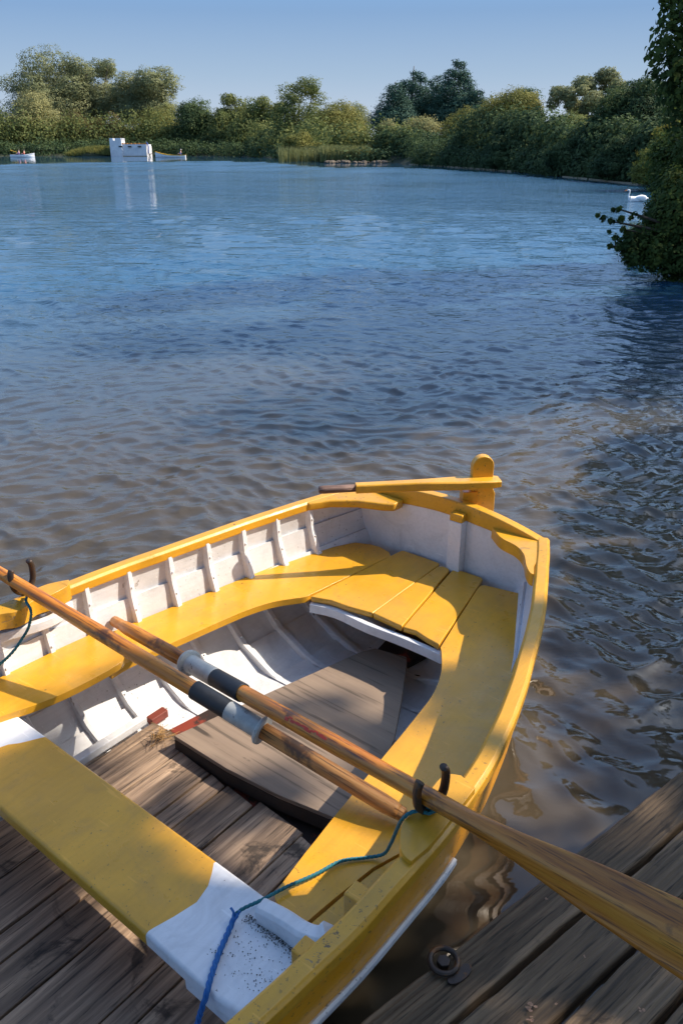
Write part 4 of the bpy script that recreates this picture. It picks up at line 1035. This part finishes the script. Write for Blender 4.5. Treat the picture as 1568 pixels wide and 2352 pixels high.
# grassy hummock left of the castle, made of grass tufts on a mound
Yc = 168.0
def mound(px, Y, rx, ry, h, name='mound', mat='soil'):
    c = far(px, Y); bm = bmesh.new(); bmesh.ops.create_uvsphere(bm, u_segments=20, v_segments=10, radius=1)
    for v in bm.verts: v.co = Vector((v.co.x * rx, v.co.y * ry, v.co.z * h))
    o = fin(name, bm, mat, smooth=True); o.location = c; tag(o, kind='structure'); return o
mound(212, Yc, 4.4, 2.4, 1.3, 'hummock')
def reg_h(rs):
    t = rs.uniform(-1, 1); q = rs.uniform(-1, 1); c = far(212, Yc); zz = 1.5 * max(0, 1 - t * t) ** .5 * max(.2, 1 - q * q) ** .5
    return c.x + t * 4.6, c.y + q * 2.2, max(0, zz * (.75 + .3 * t)) - .2, 1
blades('grass', 'long rough grass covering the hummock left of the castle', reg_h, 4500, 1.0, .12, 'leaf_olive', 8, .4, cat='grass')
# pale strip of mud and old piling along the right shore
bm = bmesh.new()
for az, r_ in ((5.2, 89), (7, 82.5), (9, 75.2), (11.5, 67), (14, 58.4), (17, 51.2), (20, 44.8), (23, 40.8)):
    pass
pth = [Vector((r_ * math.sin(R(az)), r_ * math.cos(R(az)), .02)) for az, r_ in ((4.6, 93), (6, 87.2), (9, 75.3), (11.5, 67.3))]
sweep(bm, catmull(pth, 5), [(-.4, -.1), (.3, -.1), (.3, .06), (-.3, .06)])
pth = [Vector((r_ * math.sin(R(az)), r_ * math.cos(R(az)), .0)) for az, r_ in ((14.5, 57), (17, 51.0), (19.2, 46.4))]
sweep(bm, catmull(pth, 5), [(-.2, -.1), (.2, -.1), (.2, .05), (-.2, .05)])
pth = [Vector((r_ * math.sin(R(az)), r_ * math.cos(R(az)), .0)) for az, r_ in ((20.9, 43.4), (22.6, 40.9))]
sweep(bm, catmull(pth, 5), [(-.2, -.1), (.2, -.1), (.2, .06), (-.2, .06)])
o = fin('shore', bm, 'mud'); tag(o, kind='structure')

# ================================================================== CASTLE, FAR BOATS, PEOPLE, SWAN
Yk = 165.0
def fx(px): return far(px, Yk).x
def fz(py): return topz(py, Yk)
castle = empty('castle_folly', (fx(294), Yk, 0)); tag(castle, 'small white toy castle with battlements standing at the far water edge', 'folly')
cx = fx(294)
def lbx(bm, x0, x1, y0, y1, z0, z1): add_box(bm, ((x0 + x1) / 2 - cx, (y0 + y1) / 2, (z0 + z1) / 2), (x1 - x0, y1 - y0, z1 - z0))
bm = bmesh.new(); x0, x1 = fx(279), fx(335.5); zt = fz(331.5)
lbx(bm, x0, x1, 0, .35, -.3, zt)
lbx(bm, x1 - .35, x1, .35, 4.5, -.3, zt); lbx(bm, x0 - 1.5, x1, 4.5, 4.85, -.3, zt - .3)
fin('wall', bm, 'render_white', castle)
bm = bmesh.new()
t0x, t1x = fx(253.5), fx(280.5)
zt2 = fz(323)
lbx(bm, t0x, t1x, -.25, 2.6, -.3, zt2)
for a, b_ in ((t0x, t0x + .7), (t0x + 1.05, t1x)): lbx(bm, a, b_, -.25, .05, zt2, zt2 + .42)
for yy in (.5, 1.3, 2.1): lbx(bm, t0x, t0x + .3, yy, yy + .45, zt2, zt2 + .42); lbx(bm, t1x - .3, t1x, yy, yy + .45, zt2, zt2 + .42)
fin('tower', bm, 'render_white', castle)
bm = bmesh.new()
for px in (281.5, 290, 299, 308, 317, 326, 332.5): x = fx(px); lbx(bm, x - .28, x + .28, 0.01, .34, zt, zt + .22)
fin('battlement', bm, 'orange', castle)
bm = bmesh.new()
for px in (277.5, 298.5, 321): x = fx(px); lbx(bm, x - .3, x + .3, -.32, -.01, fz(338), fz(335.2))
fin('dark_bracket', bm, 'black', castle)
bm = bmesh.new(); lbx(bm, x0, x1 + .1, -.06, -.005, -.1, .10); fin('stained_base', bm, 'mud', castle)
fl = empty('flag', (fx(338.5), Yk + .2, 0)); tag(fl, 'furled blue flag on a short pole at the right end of the castle', 'flag')
bm = bmesh.new(); sweep(bm, [Vector((0, 0, 0)), Vector((-.12, 0, fz(325)))], circ(.06, 8), up=Vector((1, 0, 0))); fin('pole', bm, 'flag_blue', fl)
bm = bmesh.new(); sweep(bm, catmull([Vector((-.05, -.05, fz(327.5))), Vector((.15, -.1, fz(333))), Vector((.22, -.1, fz(342))), Vector((.15, -.05, fz(352)))], 5), circ(.2, 8, 1, .5), up=Vector((1, 0, 0))); fin('cloth', bm, 'flag_blue', fl, smooth=True)
ld = empty('landing_stage', (fx(355), Yk, 0)); tag(ld, 'narrow low landing stage between the castle and the yellow-rimmed boat', 'landing stage')
bm = bmesh.new(); add_box(bm, (0, 0, .42), (2.4, .8, .12)); fin('deck', bm, 'mud', ld)
bm = bmesh.new(); [add_box(bm, (x, 0, .1), (.12, .6, .5)) for x in (-1, 1)]; fin('post', bm, 'darkedge', ld)
ld = empty('landing_stage', (far(252 * 1, 184).x - 1.0, 178, 0)); ld.location = far(250, 180); tag(ld, 'thin pale plank walkway over the water left of the grassy hummock', 'landing stage')
ld.location = far(147 + 108, 186); ld.location = far(150 + 104, 186)
bm = bmesh.new(); add_box(bm, (0, 0, .45), (5.6, .6, .12)); fin('deck', bm, 'mud', ld); bm = bmesh.new(); [add_box(bm, (x, 0, .15), (.1, .5, .5)) for x in (-2.5, 0, 2.5)]; fin('post', bm, 'darkedge', ld)
def small_boat(label, c, Lb, beam, hull, gun, rz, sheer_up=.35):
    root = empty('rowing_boat', c, rz); tag(root, label, 'rowing boat', 'rowing boats out on the far water')
    bm = bmesh.new(); bi = bmesh.new(); rails = {1: [], -1: []}; N = 22
    for tgt, inn in ((bm, 0), (bi, .04)):
        rows = []
        for i in range(N + 1):
            t = i / N; x = -Lb / 2 + Lb * t; hb = beam / 2 * (math.sin(min(1, t * 1.25 + .28) * math.pi / 2) if t < .55 else max(.02, 1 - ((t - .55) / .45) ** 2.1)) - inn
            hb = max(hb, .01); zs = .34 + sheer_up * max(0, (t - .35) / .65) ** 2 + .08 * max(0, .3 - t)
            row = []
            for f, g_ in ((-1, 1), (-.96, .55), (-.75, .15), (0, 0), (.75, .15), (.96, .55), (1, 1)):
                row.append(tgt.verts.new((x, f * hb, -.12 + inn * 1.2 + (zs + .12 - inn * 1.2) * g_)))
            rows.append(row)
            if not inn: rails[1].append(Vector((x, hb, zs))); rails[-1].append(Vector((x, -hb, zs)))
        for a, b_ in zip(rows, rows[1:]):
            for j in range(6): tgt.faces.new((a[j], b_[j], b_[j + 1], a[j + 1]))
        tgt.faces.new(rows[0])
    fin('hull', bm, hull, root); fin('inner_planking', bi, 'hull_white', root)
    for s in (1, -1):
        bm = bmesh.new(); sweep(bm, rails[s], [(-.05, -.05), (.05, -.05), (.05, .05), (-.05, .05)]); fin('gunwale', bm, gun, root)
    for x in (-Lb * .33, 0, Lb * .22):
        bm = bmesh.new(); add_box(bm, (x, 0, .25), (.24, beam * .8, .04)); fin('thwart', bm, gun, root)
    return root
def person(label, c, rz, top, cap, scale=1.0, lean=-.1, reach=.45, hat=False):
    root = empty('person', c, rz); tag(root, label, 'person')
    J = {'pel': (0, 0, .08, .13), 'bel': (lean * .4, 0, .22, .125), 'che': (lean, 0, .42, .15), 'nec': (lean * 1.15, 0, .57, .055), 'hd1': (lean * 1.15 + .01, 0, .66, .075), 'hd2': (lean * 1.15 + .02, 0, .76, .085), 'hd3': (lean * 1.15, 0, .84, .05)}
    for s, k in ((1, 'l'), (-1, 'r')):
        J['sh' + k] = (lean, .19 * s, .50, .062); J['el' + k] = (lean + .18, .25 * s, .28, .045); J['ha' + k] = (lean + reach, .17 * s, .30, .034)
        J['hi' + k] = (.04, .1 * s, .07, .085); J['kn' + k] = (.42, .13 * s, .22, .062); J['an' + k] = (.62, .12 * s, -.16, .042); J['to' + k] = (.76, .13 * s, -.15, .034)
    E_ = [('pel', 'bel'), ('bel', 'che'), ('che', 'nec'), ('nec', 'hd1'), ('hd1', 'hd2'), ('hd2', 'hd3')]
    for k in 'lr': E_ += [('che', 'sh' + k), ('sh' + k, 'el' + k), ('el' + k, 'ha' + k), ('pel', 'hi' + k), ('hi' + k, 'kn' + k), ('kn' + k, 'an' + k), ('an' + k, 'to' + k)]
    def skinned(name, keys, grow, mat):
        ks = [k for k in J if k in keys]; me = bpy.data.meshes.new(name)
        me.from_pydata([tuple(x * scale for x in J[k][:3]) for k in ks], [(ks.index(a), ks.index(b_)) for a, b_ in E_ if a in ks and b_ in ks], [])
        o = link(name, me, mat, root); mo = o.modifiers.new('skin', 'SKIN'); sk = me.skin_vertices[0].data
        for i, k in enumerate(ks): r_ = J[k][3] * scale * grow; sk[i].radius = (r_, r_)
        sk[0].use_root = True; su = o.modifiers.new('sub', 'SUBSURF'); su.levels = 1; su.render_levels = 1; mo.use_smooth_shade = True
        return o
    skinned('body', set(J), 1, 'skin')
    skinned('shirt', {'pel', 'bel', 'che', 'shl', 'shr', 'ell', 'elr'}, 1.14, top)
    skinned('trousers', {'pel', 'hil', 'hir', 'knl', 'knr', 'anl', 'anr'}, 1.12, 'cloth_dark')
    bm = bmesh.new(); bmesh.ops.create_uvsphere(bm, u_segments=12, v_segments=8, radius=.105 * scale)
    for v in bm.verts: v.co.z *= .85; v.co += Vector((lean * 1.15 - .012, 0, .80)) * scale
    if hat:
        for v in bm.verts:
            if abs(v.co.z - .80 * scale) < .02: v.co.x *= 1.0
        add_box(bm, ((lean * 1.15) * scale, 0, .80 * scale), (.30 * scale, .28 * scale, .015))
    bmesh.ops.delete(bm, geom=[v for v in bm.verts if v.co.z < .775 * scale], context='VERTS')
    fin('hair' if not hat else 'hat', bm, cap, root, smooth=True)
    return root
Yb = 150.0
bL = far(49, Yb); m_ = lambda px: far(px, Yb).x
small_boat('small plain white rowing boat with two people at the far left', (bL.x, Yb, .02), 4.0, 1.4, 'hull_white', 'hull_white', R(8), .28)
person('person in a purple-blue top rowing in the left boat', (m_(40.5), Yb, .28), R(180), 'cloth_purple', 'hair', 1.12)
person('person in dark red sitting in the middle of the left boat', (m_(52), Yb + .1, .28), R(180), 'cloth_red', 'hair', 1.12)
def faroar(label, a, b_):
    root = empty('oar', a); tag(root, label, 'oar'); bm = bmesh.new(); dv = Vector(b_) - Vector(a)
    sweep(bm, [Vector((0, 0, 0)), dv * .75], circ(.035, 6)); fin('shaft', bm, 'gun_yellow', root)
    bm = bmesh.new(); sweep(bm, [dv * .75, dv], [(-.02, -.09), (.02, -.09), (.02, .09), (-.02, .09)]); fin('blade', bm, 'gun_yellow', root)
faroar('raised oar sticking out to the left of the small white boat', (m_(40), Yb - .2, .75), (m_(26), Yb - .6, 1.15))
Yr = 148.0; bR = far(390, Yr)
small_boat('white rowing boat with a yellow rim right of the castle, one rower aboard', (bR.x, Yr, .02), 5.2, 1.5, 'hull_white', 'gun_yellow', R(176), .55)
person('person in blue with a pale hat rowing the yellow-rimmed boat', (far(413, Yr).x, Yr, .30), R(180), 'cloth_blue', 'hat', 1.15, hat=True)
# swan
S0 = W(1458, 463, 0)
swan = empty('swan', (S0.x, S0.y, 0), R(178)); tag(swan, 'white swan swimming left beside the right bush', 'swan')
k_ = .72
bm = bmesh.new()
path = [Vector(p) * k_ for p in ((-.62, 0, .16), (-.50, 0, .15), (-.30, 0, .11), (-.05, 0, .09), (.15, 0, .08), (.30, 0, .10), (.37, 0, .20), (.37, 0, .32), (.34, 0, .42), (.345, 0, .50), (.39, 0, .545), (.45, 0, .53), (.50, 0, .51))]
rad = [.02, .07, .135, .165, .155, .09, .042, .033, .030, .032, .042, .032, .016]
me = bpy.data.meshes.new('body'); me.from_pydata([tuple(p) for p in path], [(i, i + 1) for i in range(len(path) - 1)], [])
o = link('body', me, 'bird_white', swan); mo = o.modifiers.new('skin', 'SKIN'); mo.use_smooth_shade = True
for i, r_ in enumerate(rad): me.skin_vertices[0].data[i].radius = (r_ * k_, r_ * k_)
me.skin_vertices[0].data[4].use_root = True
o.modifiers.new('sub', 'SUBSURF').render_levels = 2; bm.free()
for s in (1, -1):
    bm = bmesh.new(); bmesh.ops.create_uvsphere(bm, u_segments=16, v_segments=10, radius=1)
    for v in bm.verts: v.co = Vector((v.co.x * .33 - .22 - .05 * v.co.x, v.co.y * .07 + s * .11, v.co.z * (.13 - .05 * v.co.x) + .17)) * k_
    fin('wing', bm, 'bird_white', swan, smooth=True)
bm = bmesh.new(); lathe(bm, [(0, .018), (.04, .015), (.09, .010), (.10, .004)], 10); o = fin('bill', bm, 'bill', swan, smooth=True); o.location = Vector((.475, 0, .52)) * k_; o.rotation_euler = (0, R(18), 0)
bm = bmesh.new(); bmesh.ops.create_uvsphere(bm, u_segments=8, v_segments=6, radius=.016, matrix=Matrix.Translation(Vector((.465, 0, .535)) * k_)); fin('face_mask', bm, 'black', swan, smooth=True)

# ================================================================== LIGHT, SKY, CAMERA
w = bpy.data.worlds.new('World'); sc.world = w; w.use_nodes = True; nt = w.node_tree
sky = nt.nodes.new('ShaderNodeTexSky'); sky.sky_type = 'NISHITA'; sky.sun_disc = False
sky.sun_elevation = SUN_EL; sky.sun_rotation = SUN_AZ; sky.air_density = 1.0; sky.dust_density = 1.8; sky.ozone_density = 4.0; sky.altitude = 20
bg = nt.nodes['Background']; tint = nt.nodes.new('ShaderNodeMix'); tint.data_type = 'RGBA'; tint.blend_type = 'MULTIPLY'; tint.inputs[0].default_value = 1; nt.links.new(sky.outputs[0], tint.inputs[6]); tint.inputs[7].default_value = (.92, 1.01, 1.03, 1); tcw = nt.nodes.new('ShaderNodeTexCoord'); sx = nt.nodes.new('ShaderNodeSeparateXYZ'); nt.links.new(tcw.outputs['Generated'], sx.inputs[0])
hz = ramp(nt, sx.outputs['Z'], [(.13, 1.), (.34, 0.)])
lowsky = mix(nt, 1.0, ramp(nt, sx.outputs['Z'], [(0, (.66, .74, .85)), (.07, (.42, .57, .76)), (.15, (.22, .40, .70))]), (3.3, 3.3, 3.3), 'MULTIPLY')
skyc = mix(nt, hz, tint.outputs[2], lowsky); nt.links.new(skyc, bg.inputs[0]); bg.inputs[1].default_value = .15
sl = bpy.data.lights.new('sun', 'SUN'); sl.energy = 3.9; sl.angle = R(.55); sl.color = (1, .87, .70)
so = bpy.data.objects.new('sun', sl); col.objects.link(so); so.rotation_euler = (-Ls).to_track_quat('-Z', 'Y').to_euler()
cam = bpy.data.cameras.new('camera'); co = bpy.data.objects.new('camera', cam); col.objects.link(co)
co.location = (0, 0, CH); co.rotation_euler = (R(90) - PIT, 0, 0)
cam.sensor_fit = 'VERTICAL'; cam.sensor_height = 36; cam.lens = F / 2352 * 36; cam.clip_end = 4000; cam.clip_start = .05
sc.camera = co
sc.render.resolution_x = 682; sc.render.resolution_y = 1024
vs = sc.view_settings; vs.view_transform = 'Standard'; vs.look = 'None'; vs.exposure = .9; vs.gamma = 1
sc.render.engine = 'CYCLES'
